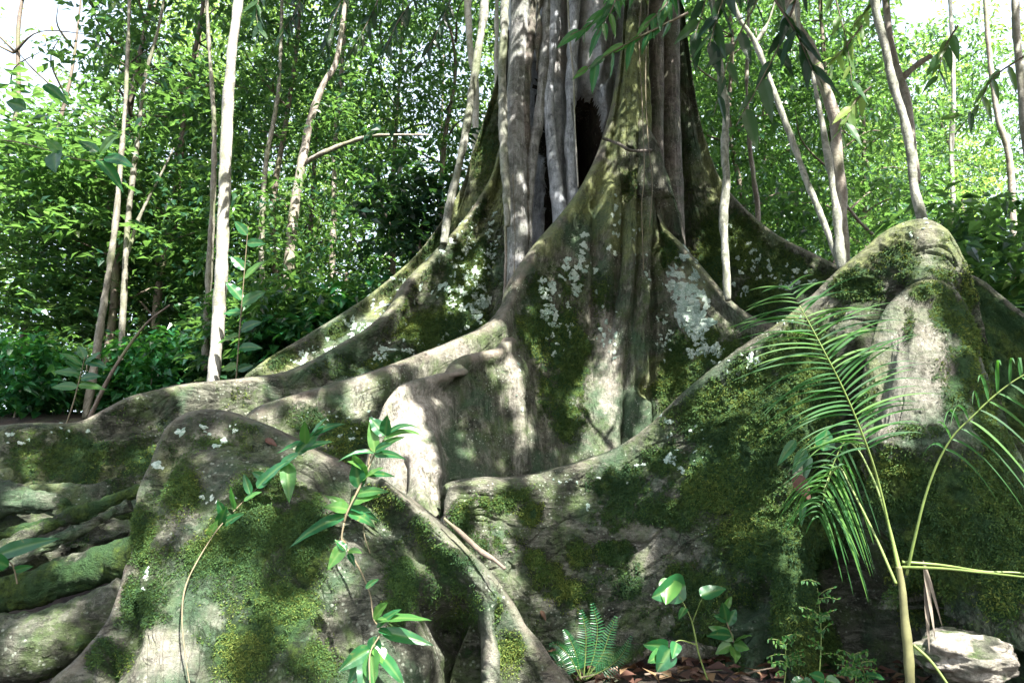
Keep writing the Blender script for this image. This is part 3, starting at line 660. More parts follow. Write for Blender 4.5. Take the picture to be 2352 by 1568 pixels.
# --- F: the huge foreground root on the right
sheet('F', 'buttress_root', [
    [(1008, 1190, 6.3), (1015, 1240, 6.3), (1040, 1380, 6.3), (1100, 1600, 6.2)],
    [(1015, 1150, 6.3), (1035, 1220, 6.25), (1080, 1360, 6.25), (1130, 1600, 6.1)],
    [(1034, 1112, 6.35), (1065, 1200, 6.25), (1110, 1360, 6.25), (1160, 1600, 6.1)],
    [(1065, 1096, 6.45), (1110, 1190, 6.4), (1150, 1350, 6.3), (1190, 1600, 6.1)],
    [(1120, 1090, 6.55), (1150, 1190, 6.5), (1180, 1350, 6.4), (1215, 1600, 6.1)],
    [(1200, 1086, 6.7), (1215, 1190, 6.6), (1235, 1350, 6.5), (1260, 1600, 6.15)],
    [(1300, 1062, 6.75), (1305, 1170, 6.65), (1320, 1350, 6.5), (1340, 1600, 6.15)],
    [(1400, 1022, 6.7), (1405, 1150, 6.55), (1420, 1340, 6.4), (1430, 1600, 6.1)],
    [(1480, 968, 6.55), (1490, 1110, 6.4), (1510, 1330, 6.25), (1510, 1600, 6.0)],
    [(1545, 905, 6.4), (1565, 1060, 6.2), (1590, 1320, 6.05), (1590, 1600, 5.9)],
    [(1620, 840, 6.25), (1645, 1000, 6.0), (1670, 1300, 5.85), (1670, 1600, 5.75)],
    [(1700, 780, 6.05), (1730, 960, 5.8), (1760, 1280, 5.6), (1760, 1610, 5.6)],
    [(1780, 728, 5.85), (1810, 920, 5.6), (1840, 1260, 5.4), (1840, 1620, 5.5)],
    [(1850, 672, 5.7), (1880, 880, 5.5), (1910, 1240, 5.35), (1910, 1640, 5.45)],
    [(1915, 610, 5.55), (1940, 840, 5.4), (1970, 1220, 5.35), (1970, 1650, 5.4)],
    [(1975, 560, 5.4), (2000, 800, 5.3), (2030, 1200, 5.25), (2030, 1660, 5.3)],
    [(2040, 510, 5.28), (2060, 760, 5.15), (2090, 1180, 5.1), (2090, 1660, 5.2)],
    [(2110, 487, 5.15), (2120, 740, 5.0), (2150, 1160, 4.9), (2150, 1670, 5.0)],
    [(2170, 502, 5.1), (2180, 740, 4.95), (2210, 1150, 4.8), (2210, 1680, 4.8)],
    [(2210, 560, 5.05), (2225, 760, 4.9), (2260, 1150, 4.7), (2270, 1680, 4.6)],
    [(2238, 640, 5.0), (2255, 820, 4.85), (2300, 1160, 4.6), (2330, 1690, 4.4)],
    [(2262, 740, 4.95), (2285, 900, 4.8), (2340, 1190, 4.5), (2390, 1700, 4.2)],
    [(2285, 850, 4.9), (2315, 990, 4.75), (2380, 1230, 4.4), (2460, 1720, 4.)],
    [(2315, 960, 4.8), (2350, 1070, 4.65), (2420, 1280, 4.3), (2540, 1740, 3.9)],
    [(2370, 1080, 4.7), (2410, 1180, 4.5), (2480, 1350, 4.2), (2620, 1760, 3.8)]], 760, 300, rr=.13, seed=23, red=.25, mosslevel=.5, stri=.012, big=.05, grow=.38, alg=[(2060, 530, 90, 50, .9), (1950, 610, 70, 50, .8), (2180, 560, 40, 70, .6), (1800, 720, 60, 30, .6)],
    feats=[([(1180, 1260), (1330, 1230), (1480, 1180), (1600, 1080)], 22, .03), ([(1190, 1310), (1330, 1290), (1480, 1250)], 14, -.03), ([(1180, 1390), (1330, 1370), (1450, 1330)], 18, .03),
           ([(1895, 1075), (1915, 1140)], 34, -.28), ([(2060, 660), (2010, 740), (1975, 850), (1970, 960)], 22, -.15),
           ([(1690, 1400), (1740, 1370)], 30, -.22), ([(1960, 1340), (2020, 1480), (2060, 1600)], 60, -.42), ([(1905, 1290), (1915, 1560)], 26, -.25), ([(1600, 1520), (1700, 1470)], 25, -.12), ([(1790, 1250), (1830, 1400), (1850, 1560)], 32, .12), ([(1740, 1430), (1770, 1560)], 20, -.15)],
    moss=[(1640, 960, 90, 80, .95), (1720, 880, 60, 60, .9), (1960, 650, 70, 40, .9), (1700, 1080, 130, 120, .9), (1780, 980, 120, 120, .95), (1850, 900, 80, 130, 1.), (1760, 1240, 130, 90, .95), (1880, 1180, 90, 90, .95), (1530, 1060, 60, 40, .6), (1420, 1110, 50, 25, .6), (1220, 1180, 28, 30, .8),
          (1330, 1270, 30, 40, .6), (1410, 1270, 45, 30, .9), (1560, 1180, 60, 40, .7), (1300, 1360, 50, 40, .5), (1230, 1280, 30, 25, .6), (1620, 1360, 70, 60, .7), (1830, 1380, 60, 160, .9), (1990, 1060, 60, 60, .9), (2080, 1150, 80, 120, 1.), (2200, 1200, 120, 160, 1.), (2320, 1300, 60, 200, .9), (1880, 1500, 50, 90, .9), (2230, 640, 18, 90, .6), (2060, 600, 60, 50, .55), (1860, 800, 70, 60, .8), (2270, 900, 20, 120, .8), (2110, 1300, 90, 120, .7)],
    pale=[(1480, 1230, 60, 60, .25), (1400, 1200, 50, 40, .2), (2130, 560, 30, 50, .35), (1880, 690, 40, 20, .3)])

# --- F2: lobe on the front of that root, pale wood where the bark is bare
sheet('F2', 'buttress_root', [
    [(1985, 1040, 4.95), (1975, 1080, 4.9), (1980, 1200, 4.9), (2000, 1400, 4.95)],
    [(1968, 930, 4.98), (1985, 1000, 4.85), (2010, 1150, 4.75), (2030, 1400, 4.8)],
    [(1972, 850, 4.98), (2005, 930, 4.8), (2040, 1080, 4.65), (2060, 1400, 4.75)],
    [(1990, 780, 4.95), (2030, 880, 4.75), (2070, 1040, 4.6), (2090, 1400, 4.7)],
    [(2015, 715, 4.92), (2055, 830, 4.7), (2100, 1030, 4.55), (2120, 1400, 4.65)],
    [(2055, 665, 4.9), (2085, 790, 4.68), (2130, 1020, 4.5), (2150, 1410, 4.55)],
    [(2105, 635, 4.88), (2120, 770, 4.65), (2160, 1020, 4.48), (2180, 1420, 4.5)],
    [(2155, 628, 4.86), (2160, 760, 4.65), (2190, 1020, 4.45), (2220, 1440, 4.4)],
    [(2200, 655, 4.85), (2205, 780, 4.65), (2225, 1030, 4.42), (2260, 1460, 4.3)],
    [(2232, 720, 4.84), (2238, 830, 4.66), (2262, 1050, 4.42), (2310, 1480, 4.2)],
    [(2255, 810, 4.82), (2265, 900, 4.68), (2300, 1080, 4.4), (2360, 1500, 4.1)],
    [(2280, 910, 4.8), (2300, 980, 4.66), (2345, 1120, 4.38), (2420, 1520, 4.)],
    [(2310, 1000, 4.76), (2345, 1060, 4.6), (2400, 1180, 4.3), (2480, 1540, 3.9)]], 330, 260, rr=.1, seed=29, mat=M_BARKV, red=.1, mosslevel=.5, big=.03, stri=.003, grow=.3, alg=[(2150, 645, 90, 20, .9), (2005, 800, 22, 120, .8)],
    feats=[([(2080, 720), (2075, 850)], 20, -.02), ([(2180, 700), (2200, 860)], 14, -.02), ([(1990, 1010), (2100, 1030), (2200, 1010), (2290, 1020)], 26, .05), ([(2000, 1290), (2060, 1340), (2100, 1400)], 60, -.3)],
    moss=[(2225, 760, 26, 110, .8), (2130, 660, 45, 22, .8), (2175, 720, 34, 60, .75), (2085, 750, 16, 50, .6), (2200, 880, 40, 90, .7), (2110, 990, 70, 20, .6), (2100, 1130, 120, 90, 1.), (2230, 1150, 110, 110, 1.), (2150, 1280, 120, 120, 1.), (2300, 1250, 80, 200, 1.), (2255, 950, 22, 80, .9), (1990, 900, 16, 70, .5), (2030, 1120, 60, 80, .9), (2060, 1300, 60, 90, .8)],
    pale=[(2050, 800, 45, 100, .5), (2115, 860, 55, 110, .45), (2040, 920, 50, 65, .55)])

# --- H: foreground hump on the left, with the hollow under its right flank
sheet('H', 'buttress_root', [
    [(-60, 1760, 3.3), (-30, 1800, 3.3), (0, 1850, 3.2), (40, 1900, 3.2)],
    [(60, 1600, 3.55), (100, 1680, 3.45), (140, 1760, 3.3), (180, 1880, 3.2)],
    [(110, 1545, 3.65), (150, 1610, 3.55), (200, 1700, 3.4), (240, 1870, 3.2)],
    [(180, 1480, 3.75), (215, 1540, 3.65), (260, 1650, 3.45), (300, 1860, 3.2)],
    [(245, 1395, 3.85), (280, 1470, 3.75), (320, 1600, 3.5), (350, 1850, 3.2)],
    [(277, 1290, 4.0), (310, 1390, 3.85), (360, 1560, 3.55), (400, 1850, 3.25)],
    [(288, 1200, 4.1), (325, 1320, 3.9), (390, 1530, 3.6), (440, 1850, 3.3)],
    [(308, 1120, 4.2), (350, 1260, 3.95), (420, 1500, 3.65), (480, 1850, 3.3)],
    [(338, 1050, 4.3), (385, 1210, 4.0), (455, 1480, 3.7), (520, 1850, 3.35)],
    [(366, 985, 4.4), (420, 1170, 4.05), (490, 1460, 3.72), (560, 1850, 3.35)],
    [(398, 948, 4.5), (455, 1150, 4.1), (525, 1450, 3.75), (600, 1850, 3.4)],
    [(440, 930, 4.52), (495, 1140, 4.1), (560, 1450, 3.75), (640, 1850, 3.4)],
    [(490, 927, 4.52), (540, 1140, 4.1), (605, 1450, 3.75), (680, 1850, 3.4)],
    [(550, 941, 4.48), (595, 1150, 4.1), (650, 1450, 3.75), (720, 1850, 3.4)],
    [(620, 968, 4.44), (660, 1170, 4.1), (705, 1450, 3.78), (770, 1850, 3.45)],
    [(700, 1008, 4.38), (735, 1190, 4.1), (770, 1450, 3.82), (820, 1850, 3.5)],
    [(780, 1048, 4.33), (805, 1220, 4.1), (830, 1460, 3.86), (870, 1850, 3.5)],
    [(850, 1084, 4.3), (870, 1250, 4.1), (890, 1470, 3.9), (920, 1850, 3.6)],
    [(925, 1127, 4.26), (938, 1280, 4.12), (945, 1490, 3.95), (970, 1850, 3.65)],
    [(1000, 1182, 4.22), (1005, 1310, 4.12), (1005, 1500, 3.97), (1020, 1850, 3.7)],
    [(1060, 1230, 4.2), (1060, 1340, 4.1), (1058, 1510, 3.97), (1070, 1850, 3.7)],
    [(1115, 1282, 4.2), (1108, 1370, 4.08), (1105, 1520, 3.95), (1115, 1850, 3.7)],
    [(1155, 1328, 4.17), (1145, 1400, 4.08), (1145, 1540, 3.95), (1150, 1850, 3.7)],
    [(1188, 1378, 4.14), (1180, 1440, 4.08), (1185, 1570, 3.98), (1190, 1850, 3.7)],
    [(1218, 1436, 4.1), (1214, 1490, 4.05), (1220, 1600, 4.), (1230, 1850, 3.7)],
    [(1245, 1500, 4.05), (1243, 1550, 4.03), (1250, 1640, 4.), (1265, 1850, 3.7)],
    [(1275, 1580, 4.0), (1276, 1620, 4.), (1285, 1700, 3.95), (1300, 1850, 3.7)]], 760, 330, rr=.09, seed=37, red=.6, mosslevel=.36, big=.05, stri=.005, redw=.14, grow=.7, alg=[(330, 1240, 30, 90, 1.), (400, 1080, 60, 70, .6), (360, 1350, 50, 60, .5), (560, 1020, 60, 40, .3)],
    feats=[([(1035, 1415), (1055, 1470), (1045, 1560), (1040, 1700)], 48, -.62), ([(975, 1380), (1015, 1400)], 25, -.14),
           ([(880, 1120), (980, 1220), (1060, 1300), (1115, 1385), (1132, 1480), (1110, 1600), (1090, 1720)], 24, .12), ([(1150, 1400), (1160, 1500), (1165, 1640)], 14, -.08),
           ([(700, 1330), (760, 1400), (780, 1560)], 30, -.08), ([(820, 1250), (860, 1350), (870, 1500)], 30, .06), ([(480, 1350), (450, 1480), (430, 1600)], 25, .05), ([(235, 1480), (215, 1600)], 14, .05), ([(250, 1500), (240, 1620)], 8, -.07), ([(300, 1150), (290, 1280)], 12, -.04)],
    moss=[(560, 1260, 90, 120, .95), (640, 1400, 100, 110, .95), (470, 1290, 60, 60, .75), (700, 1260, 80, 90, .8), (560, 1500, 90, 90, .9), (720, 1520, 80, 60, .6), (420, 1130, 60, 70, .6), (330, 1240, 40, 90, .75), (320, 1380, 60, 70, .7), (240, 1500, 60, 40, .6), (920, 1350, 50, 90, .65), (930, 1310, 28, 45, .9), (900, 1420, 30, 50, .8), (600, 1130, 80, 40, .55), (480, 1010, 50, 30, .45), (1020, 1300, 40, 50, .5), (1180, 1500, 30, 60, .4)],
    pale=[(1040, 1250, 60, 50, .4), (960, 1180, 50, 30, .4), (1120, 1500, 18, 90, .5), (380, 1500, 70, 60, .45), (500, 1420, 30, 40, .4), (1110, 1340, 24, 40, .35), (500, 1000, 70, 40, .2)])

# --- trunk: fluted column with a dark hollow, and the strands that wrap it
def strand(name, pts, rpx, n=160, k=22, mat=None, seed=0, label=None, parent=None, noise=.012, nsc=4., moss=False):
    pw = np.array([P(*q) for q in pts]); rw = np.array([r / F * q[2] * 1.05 for r, q in zip(rpx, pts)])
    V, f = tube(pw, rw, n, k, 0, 1, seed)
    ctr = crom(pw, n)[np.minimum(np.arange(len(V)) // k, n - 1)]
    nn = unit(V - ctr + 1e-6)
    if moss:
        wr = np.abs(fbm(V * np.array([1.5, 3., 7.]), 3, seed + 9)); V = V - nn * (np.exp(-(wr / .07) ** 2) * .014)[:, None] + nn * (rough(V * 9., 4, seed + 4) * .004)[:, None]
    V = V + nn * (fbm(V * nsc, 3, seed)[:, None] * noise * 2 + fbm(V * np.array([25, 25, 3.]), 3, seed + 2)[:, None] * noise * .7)
    mask = np.zeros((len(V), 4)); mask[:, 3] = 0
    mask[:, 0] = (.85 if moss else .22) * sstep(fbm(V * 2., 5, seed + 5) * 1.3, -.1, .4) * sstep(-V[:, 2], -7, -4)
    o = mesh_np(name, V, f, mat or M_TRUNK, parent if parent is not None else TREE, attrs={'mask': mask})
    if label: o['label'] = label
    return o
n, k = 420, 420
zz = np.linspace(1.5, 17., n); th = np.linspace(0, 2 * np.pi, k, endpoint=False)
cx = P(1325, 300, 11.3)[0]
Zg, Th = np.meshgrid(zz, th, indexing='ij')
Rg = 1.20 - .012 * (Zg - 3) + .07 * np.cos(Th * 9 + .6 * np.sin(Zg * .5)) + .04 * np.cos(Th * 21 + Zg * .3)
V = np.stack([cx + Rg * np.cos(Th), 11.3 + Rg * np.sin(Th), Zg], -1)
nrm = np.stack([np.cos(Th), np.sin(Th), 0 * Th], -1)
uv = proj(V)[..., :2]; front = (np.sin(Th) < .25)
fe = 0
for poly, w, amp in [([(1348, 262), (1362, 310), (1360, 370), (1345, 430)], 30, -2.0), ([(1328, 240), (1352, 226), (1376, 250), (1392, 300)], 8, .10), ([(1335, 450), (1330, 560)], 12, -.3), ([(1238, -60), (1236, 150)], 9, -.35), ([(1226, 150), (1222, 330)], 12, -.9),
                     ([(1243, 300), (1250, 400), (1248, 580)], 15, -1.3), ([(1302, 30), (1304, 300), (1310, 500)], 7, -.15), ([(1330, -60), (1322, 120), (1328, 220)], 8, -.18),
                     ([(1372, 40), (1378, 190), (1395, 250), (1408, 270)], 9, .09), ([(1400, 40), (1395, 160), (1360, 240)], 7, -.12), ([(1290, 200), (1290, 460)], 14, .08), ([(1355, 0), (1350, 180)], 14, .08), ([(1425, 0), (1420, 220)], 10, -.2), ([(1318, 330), (1322, 500)], 10, .12)]:
    d = seg_dist(uv, poly) + 7 * fbm(V * 3., 2, 3)
    fe = fe + amp * np.exp(-(np.maximum(d, 0) / w) ** 2) * front
disp = fe + fbm(V * np.array([2.5, 2.5, .6]), 4, 71) * .06 + fbm(V * np.array([14, 14, 2.]), 3, 72) * .015
V = V + nrm * disp[..., None]
i, j = np.meshgrid(np.arange(n - 1), np.arange(k), indexing='ij')
a = (i * k + j).ravel(); b = (i * k + (j + 1) % k).ravel()
mask = np.zeros((n * k, 4)); mask[:, 3] = 0
mask[:, 2] = (blobs(uv, [(1350, 60, 60, 120, .5), (1290, 100, 30, 110, .8), (1350, 100, 40, 90, .5), (1400, 130, 30, 120, .5)], fbm(V * 3, 3, 4))).ravel()
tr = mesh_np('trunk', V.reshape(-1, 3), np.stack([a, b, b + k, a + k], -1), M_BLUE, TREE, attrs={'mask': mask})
tr.data.materials.append(M_HOLLOW_SHADE)          # dark wood on deeply recessed faces, shade of hollow and fissures put into colour
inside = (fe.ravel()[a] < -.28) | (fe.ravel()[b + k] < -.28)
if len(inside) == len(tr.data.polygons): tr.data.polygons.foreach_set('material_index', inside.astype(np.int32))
strand('trunk_strand', [(1203, -120, 10.05), (1200, 20, 10.05), (1193, 120, 10.0), (1185, 250, 9.9), (1186, 420, 9.8), (1188, 560, 9.7), (1185, 720, 9.6)], [34, 32, 28, 27, 26, 24, 26], seed=41, mat=M_TRUNK, noise=.018, nsc=1.8)
strand('trunk_strand', [(1222, -120, 10.05), (1220, 20, 10.0), (1214, 110, 9.95), (1202, 230, 9.9), (1204, 330, 9.85), (1206, 480, 9.8), (1200, 640, 9.7)], [13, 13, 13, 15, 14, 13, 14], seed=42, mat=M_BROWN, noise=.015)
strand('trunk_strand', [(1256, -120, 10.05), (1254, 60, 10.0), (1246, 180, 9.95), (1238, 270, 9.9), (1222, 360, 9.85), (1214, 480, 9.8), (1210, 640, 9.7)], [9, 10, 12, 13, 13, 11, 12], seed=43, mat=M_TRUNK, noise=.012)
strand('trunk_strand', [(1275, -120, 10.1), (1272, 40, 10.05), (1262, 160, 10.0), (1262, 260, 9.9), (1272, 380, 9.85), (1285, 490, 9.8), (1290, 600, 9.7)], [17, 17, 13, 13, 15, 18, 20], seed=44, mat=M_BLUE, noise=.012, label='smooth silvery strand down the middle of the trunk')
strand('trunk_strand', [(1322, -120, 10.1), (1316, 60, 10.05), (1310, 250, 10.0), (1312, 420, 9.95), (1318, 560, 9.9)], [15, 14, 13, 14, 15], seed=45, mat=M_BLUE, noise=.02)
strand('trunk_strand', [(1508, -120, 9.95), (1507, 60, 9.95), (1508, 200, 9.9), (1510, 330, 9.85), (1512, 440, 9.8), (1506, 520, 9.75)], [19, 19, 17, 16, 16, 12], seed=46, mat=M_BROWN, noise=.012, nsc=1.6)
strand('trunk_strand', [(1535, -120, 10.1), (1537, 100, 10.1), (1540, 300, 10.05), (1545, 500, 10.), (1555, 700, 9.9)], [24, 24, 24, 26, 28], seed=47, mat=M_BROWN, noise=.016, nsc=1.4)
strand('trunk_strand', [(1238, -100, 9.98), (1240, 20, 9.97), (1236, 100, 9.95), (1232, 165, 9.93)], [8, 7, 7, 3], seed=48, mat=M_BROWN, noise=.03)
strand('root_collar', [(1385, 318, 9.15), (1420, 330, 9.1), (1450, 346, 9.12), (1495, 345, 9.3), (1503, 346, 9.5)], [3.5, 3.5, 4, 3.5, 3], n=60, k=10, seed=49, mat=M_BROWN, noise=.004)

# --- surface roots at the left of the frame
def surface_root(pts, rpx, seed, mat=None):
    return strand('surface_root', pts, rpx, 200, 40, mat or M_BARK, seed, noise=.028, nsc=2.2, moss=True)
surface_root([(-200, 1400, 4.9), (0, 1372, 4.95), (130, 1330, 5.0), (240, 1300, 5.0), (330, 1275, 4.9)], [60, 48, 44, 40, 40], 51)
surface_root([(-200, 1200, 5.6), (-40, 1150, 5.6), (60, 1150, 5.55), (130, 1165, 5.6), (190, 1200, 5.7)], [70, 52, 36, 28, 16], 52)
surface_root([(-200, 1330, 5.2), (0, 1262, 5.3), (100, 1210, 5.35), (200, 1172, 5.45), (330, 1120, 5.6)], [14, 12, 11, 13, 16], 53)
surface_root([(-200, 1290, 5.25), (0, 1232, 5.35), (110, 1200, 5.4), (210, 1190, 5.45), (330, 1180, 5.5)], [12, 9, 8, 8, 7], 54)
surface_root([(-200, 1360, 5.1), (0, 1305, 5.2), (90, 1262, 5.2), (190, 1215, 5.3), (300, 1160, 5.35)], [16, 15, 14, 16, 22], 55)
surface_root([(-200, 1560, 4.4), (0, 1500, 4.5), (100, 1480, 4.5), (220, 1420, 4.6), (300, 1370, 4.6)], [90, 70, 60, 50, 40], 56)
surface_root([(1270, 1590, 5.5), (1360, 1530, 5.6), (1450, 1500, 5.7), (1540, 1490, 5.8), (1660, 1500, 5.9)], [26, 20, 17, 14, 10], 57, M_BROWN)

for key, cnt, size, sd in [('F', 150000, .020, 1), ('F2', 42000, .018, 2), ('H', 120000, .0125, 3), ('C', 36000, .026, 4), ('B', 30000, .026, 5), ('G', 9000, .028, 6), ('A', 6000, .028, 7)]:
    add_moss(key, cnt, size, sd)
add_lichen('B', [(1060, 600, 60, 100, 46, 11), (1085, 640, 50, 80, 18, 17), (1020, 690, 70, 50, 16, 16), (1100, 700, 30, 60, 30, 18), (880, 810, 60, 30, 24, 12), (1090, 520, 40, 60, 20, 7), (960, 800, 90, 40, 24, 8), (40, 1010, 50, 30, 6, 10), (150, 990, 60, 30, 6, 8), (1130, 560, 14, 90, 40, 9)], 1)
add_lichen('A', [(872, 712, 34, 30, 16, 11), (830, 758, 50, 26, 26, 13), (760, 800, 60, 20, 22, 12), (700, 832, 40, 10, 12, 13), (930, 650, 40, 24, 8, 8)], 2)
add_lichen('C', [(1310, 640, 30, 60, 26, 16), (1260, 700, 30, 70, 22, 18), (1345, 600, 22, 50, 16, 14), (1290, 760, 50, 80, 14, 11), (1575, 700, 45, 110, 26, 22), (1550, 650, 22, 50, 18, 20), (1610, 780, 30, 50, 20, 20), (1595, 730, 26, 70, 40, 26), (1640, 800, 30, 20, 10, 18), (1415, 520, 12, 60, 14, 13), (1410, 780, 20, 60, 10, 12),
                  (1530, 760, 20, 60, 20, 9), (850, 970, 60, 30, 8, 11), (780, 1010, 60, 30, 8, 9), (1390, 700, 30, 80, 14, 9), (1460, 540, 12, 80, 10, 7), (1490, 620, 8, 70, 10, 7), (1600, 640, 40, 60, 10, 9), (760, 970, 100, 40, 14, 7)], 3)
add_lichen('D', [(1100, 1000, 60, 60, 8, 7), (1190, 880, 14, 90, 6, 8)], 4)
add_lichen('G', [(1760, 620, 90, 60, 22, 12), (1840, 640, 60, 25, 14, 18), (1690, 560, 30, 60, 8, 10), (1700, 660, 30, 60, 10, 9)], 5)
add_lichen('F', [(1735, 825, 14, 12, 3, 26), (1546, 1052, 14, 14, 4, 20), (1380, 1096, 5, 5, 1, 16), (1440, 1108, 5, 5, 1, 16), (1352, 1163, 4, 4, 1, 17), (1470, 1075, 16, 10, 2, 13), (1600, 1000, 60, 60, 12, 9), (1700, 840, 60, 30, 8, 10), (1530, 970, 14, 12, 3, 13), (1532, 1000, 10, 8, 2, 12), (2120, 520, 60, 30, 5, 8), (1560, 1075, 12, 12, 3, 13), (1290, 1110, 60, 20, 5, 6), (1800, 740, 50, 20, 6, 9)], 6)
add_lichen('H', [(415, 990, 6, 6, 1, 22), (500, 1010, 40, 30, 4, 15), (360, 1080, 20, 30, 4, 15), (480, 1150, 60, 40, 5, 14), (330, 1330, 40, 60, 5, 13), (540, 980, 60, 20, 4, 12)], 7)
# ------------------------------------------------------------------ background forest
def crown_mesh(name, n, rx, h, leaf, mat, seed, per=11, twig=.5, thr=-.02, sc=.9, aspect=.42):
    g = np.random.default_rng(seed)
    C = crown_points(n, rx, h, g, seed, thr, sc)
    V, f, r = sprays(C, per, twig, leaf, g, aspect=aspect)
    o = mesh_np(name, V, f, mat, attrs={'rnd': r}, smooth=False)
    return o
used_meshes = set()
def crown_from(proto, parent, loc, scale, rot):
    """first use moves the prototype itself, later ones copy it"""
    if proto.name not in used_meshes: used_meshes.add(proto.name); o = proto
    else: o = proto.copy(); col.objects.link(o)
    o.name = 'crown'; o.parent = parent; o.location = loc; o.scale = scale; o.rotation_euler = (0, 0, rot)
    return o
CR = [crown_mesh('crown', 820, 2.1, 10.5, .20, M_LEAF, 101, per=9, thr=.10, sc=.7, twig=.6, aspect=.46), crown_mesh('crown', 1050, 2.3, 10.5, .16, M_LEAF, 102, per=9, thr=.12, sc=.7, twig=.6),
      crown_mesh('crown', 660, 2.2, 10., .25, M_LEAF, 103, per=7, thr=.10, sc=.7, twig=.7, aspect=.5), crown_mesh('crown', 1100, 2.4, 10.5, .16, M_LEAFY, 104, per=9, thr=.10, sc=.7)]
TOP = crown_mesh('crown', 700, 1.9, 3.2, .16, M_LEAF, 105, per=9)
protos = {0: CR[0], 1: CR[1], 2: CR[2], 3: CR[3], 4: TOP}
first = {}
def use_crown(i, parent, loc, s, rot):
    o = protos[i]
    if i in first: o = o.copy(); col.objects.link(o)
    first[i] = 1
    o.name = 'crown'; o.parent = parent; o.location = loc; o.scale = s; o.rotation_euler = (0, 0, rot); return o

def xz(u, v, d): return P(u, v, d)
g = np.random.default_rng(33)
LBL = {0: 'leafy understory tree in the green tangle left of the pale slender trunk', 1: 'leafy understory tree between the pale slender trunk and the giant tree',
       2: 'leafy understory tree in the bright thicket right of the giant tree'}
GRP = {0: 'understory trees left of the pale trunk', 1: 'understory trees left of the giant tree', 2: 'understory trees right of the giant tree'}
spots = []
for d, us in ((14.5, (-60, 215, 365, 620)), (17.5, (60, 260, 430, 720, 900)), (21., (230, 560, 960)),
              (15.5, (1740, 1900)), (18.5, (1640, 1800, 2010)), (22.5, (1600, 1760, 1900, 2080, 2260)), (16.5, (1050,)), (27, (2150, 2330, 1990, 640, 330, 800))):
    for u in us: spots.append((u + g.uniform(-20, 20), d + g.uniform(-.6, .6)))
for (u, d) in spots:
    x = xz(u, 900, d)[0]; z0 = float(hill(np.array(x), np.array(d)))
    r = 0 if u < 490 else 1 if u < 1300 else 2
    t = empty('understory_tree', (x, d, z0), LBL[r], 'tree', GRP[r])
    kind = int(g.integers(0, 3)) if (d < 20 and r < 2) else int(g.integers(1, 4))
    if r == 2: kind = int(g.choice([1, 3])) if d > 20 else int(g.choice([2, 0, 1]))
    s = g.uniform(.95, 1.15) * (1.15 if d > 20 else 1)
    if d > 17 and r < 2 and g.uniform() < .6: kind = 3
    use_crown(kind, t, (0, 0, g.uniform(.2, .7)), (s, s, s * (g.uniform(.62, .72) if u < 300 else g.uniform(1., 1.25))), g.uniform(0, 6.28))
    pts = [np.array([x, d, z0 - .2])]
    for q in range(1, 6): pts.append(pts[-1] + np.array([g.normal(0, .18), g.normal(0, .15), 2.3]))
    parts = [(*tube(pts, [.09, .08, .07, .055, .04, .02], 40, 8, .01, 3, 1), None)]
    for b in range(16):
        k0 = pts[int(g.integers(1, 5))] + np.array([0, 0, g.uniform(-1.1, 1.1)]) * (.9 if b > 3 else 0); a = g.uniform(0, 6.28); q = g.uniform(.7, 1.3); up = g.uniform(.1, .9)
        parts.append((*tube([k0, k0 + np.array([math.cos(a) * .7, math.sin(a) * .7, up * .7]) * q, k0 + np.array([math.cos(a + .4) * 1.5, math.sin(a + .4) * 1.5, up]) * q], [.03, .018, .006], 12, 5, .01, 3, b), None))
    V, f, _ = join(parts); mesh_np('trunk', V, f, M_TWIG, t)

# far wood: one mass of leaves closing the view
g = np.random.default_rng(77)
def far_mass(name, n, y0, y1, leaf, mat, seed, lo, hi, thr):
    g = np.random.default_rng(seed); out = []; c = 0
    while c < n:
        m = n * 2; d = g.uniform(y0, y1, m); u = g.uniform(-250, 2600, m); v = g.uniform(lo, hi, m)
        q = np.stack([(u - 1176) / F * d, d, 1.5 + d * np.tan(np.arctan((784 - v) / F) + PITCH)], -1)
        nz = fbm(q * np.array([.22, .22, .22]), 4, seed)
        gap = (np.hypot((u - 95) / 120, (v - 50) / 120) < 1 + .5 * fbm(q * .6, 2, 3)) | (np.hypot((u - 2200) / 130, (v - 200) / 160) < .25 + .6 * fbm(q * .6, 2, 3))
        k = q[(nz > thr) & ~gap & (q[:, 2] > hill(q[:, 0], q[:, 1]))]
        out.append(k); c += len(k)
    C = np.concatenate(out)[:n]
    V, f, r = sprays(C, 9, leaf * 4, leaf, g)
    r = np.clip(r + .35 * fbm(V * .4, 2, 8), 0, 1)
    return mesh_np(name, V, f, mat, attrs={'rnd': r}, smooth=False)
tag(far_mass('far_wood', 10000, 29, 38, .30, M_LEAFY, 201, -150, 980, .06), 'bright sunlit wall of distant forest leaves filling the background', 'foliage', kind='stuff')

# low shrubs and saplings between the trees
SH = [crown_mesh('foliage', 260, .75, 1.5, .17, M_LEAF, 111, per=7, twig=.35, thr=-.2, aspect=.45), crown_mesh('foliage', 210, .8, 1.4, .24, M_PLANT, 112, per=6, twig=.4, thr=-.2, aspect=.5)]
fs = {}
def shrub(u, d, kind, s, label, group, dz=0.):
    x = xz(u, 900, d)[0]; z0 = float(hill(np.array(x), np.array(d))) + dz
    t = empty('shrub', (x, d, z0), label, 'shrub', group)
    o = SH[kind]
    if kind in fs: o = o.copy(); col.objects.link(o)
    fs[kind] = 1
    o.name = 'foliage'; o.parent = t; o.location = (0, 0, 0.05); o.scale = (s, s, s); o.rotation_euler = (0, 0, g.uniform(0, 6.28))
    pts = [(x, d, z0 - .1), (x + .05, d, z0 + .4), (x, d + .05, z0 + 1.1)]
    V, f = tube(pts, [.02, .015, .006], 16, 6, 0, 1, 1); mesh_np('stem', V, f, M_SLIM2, t)
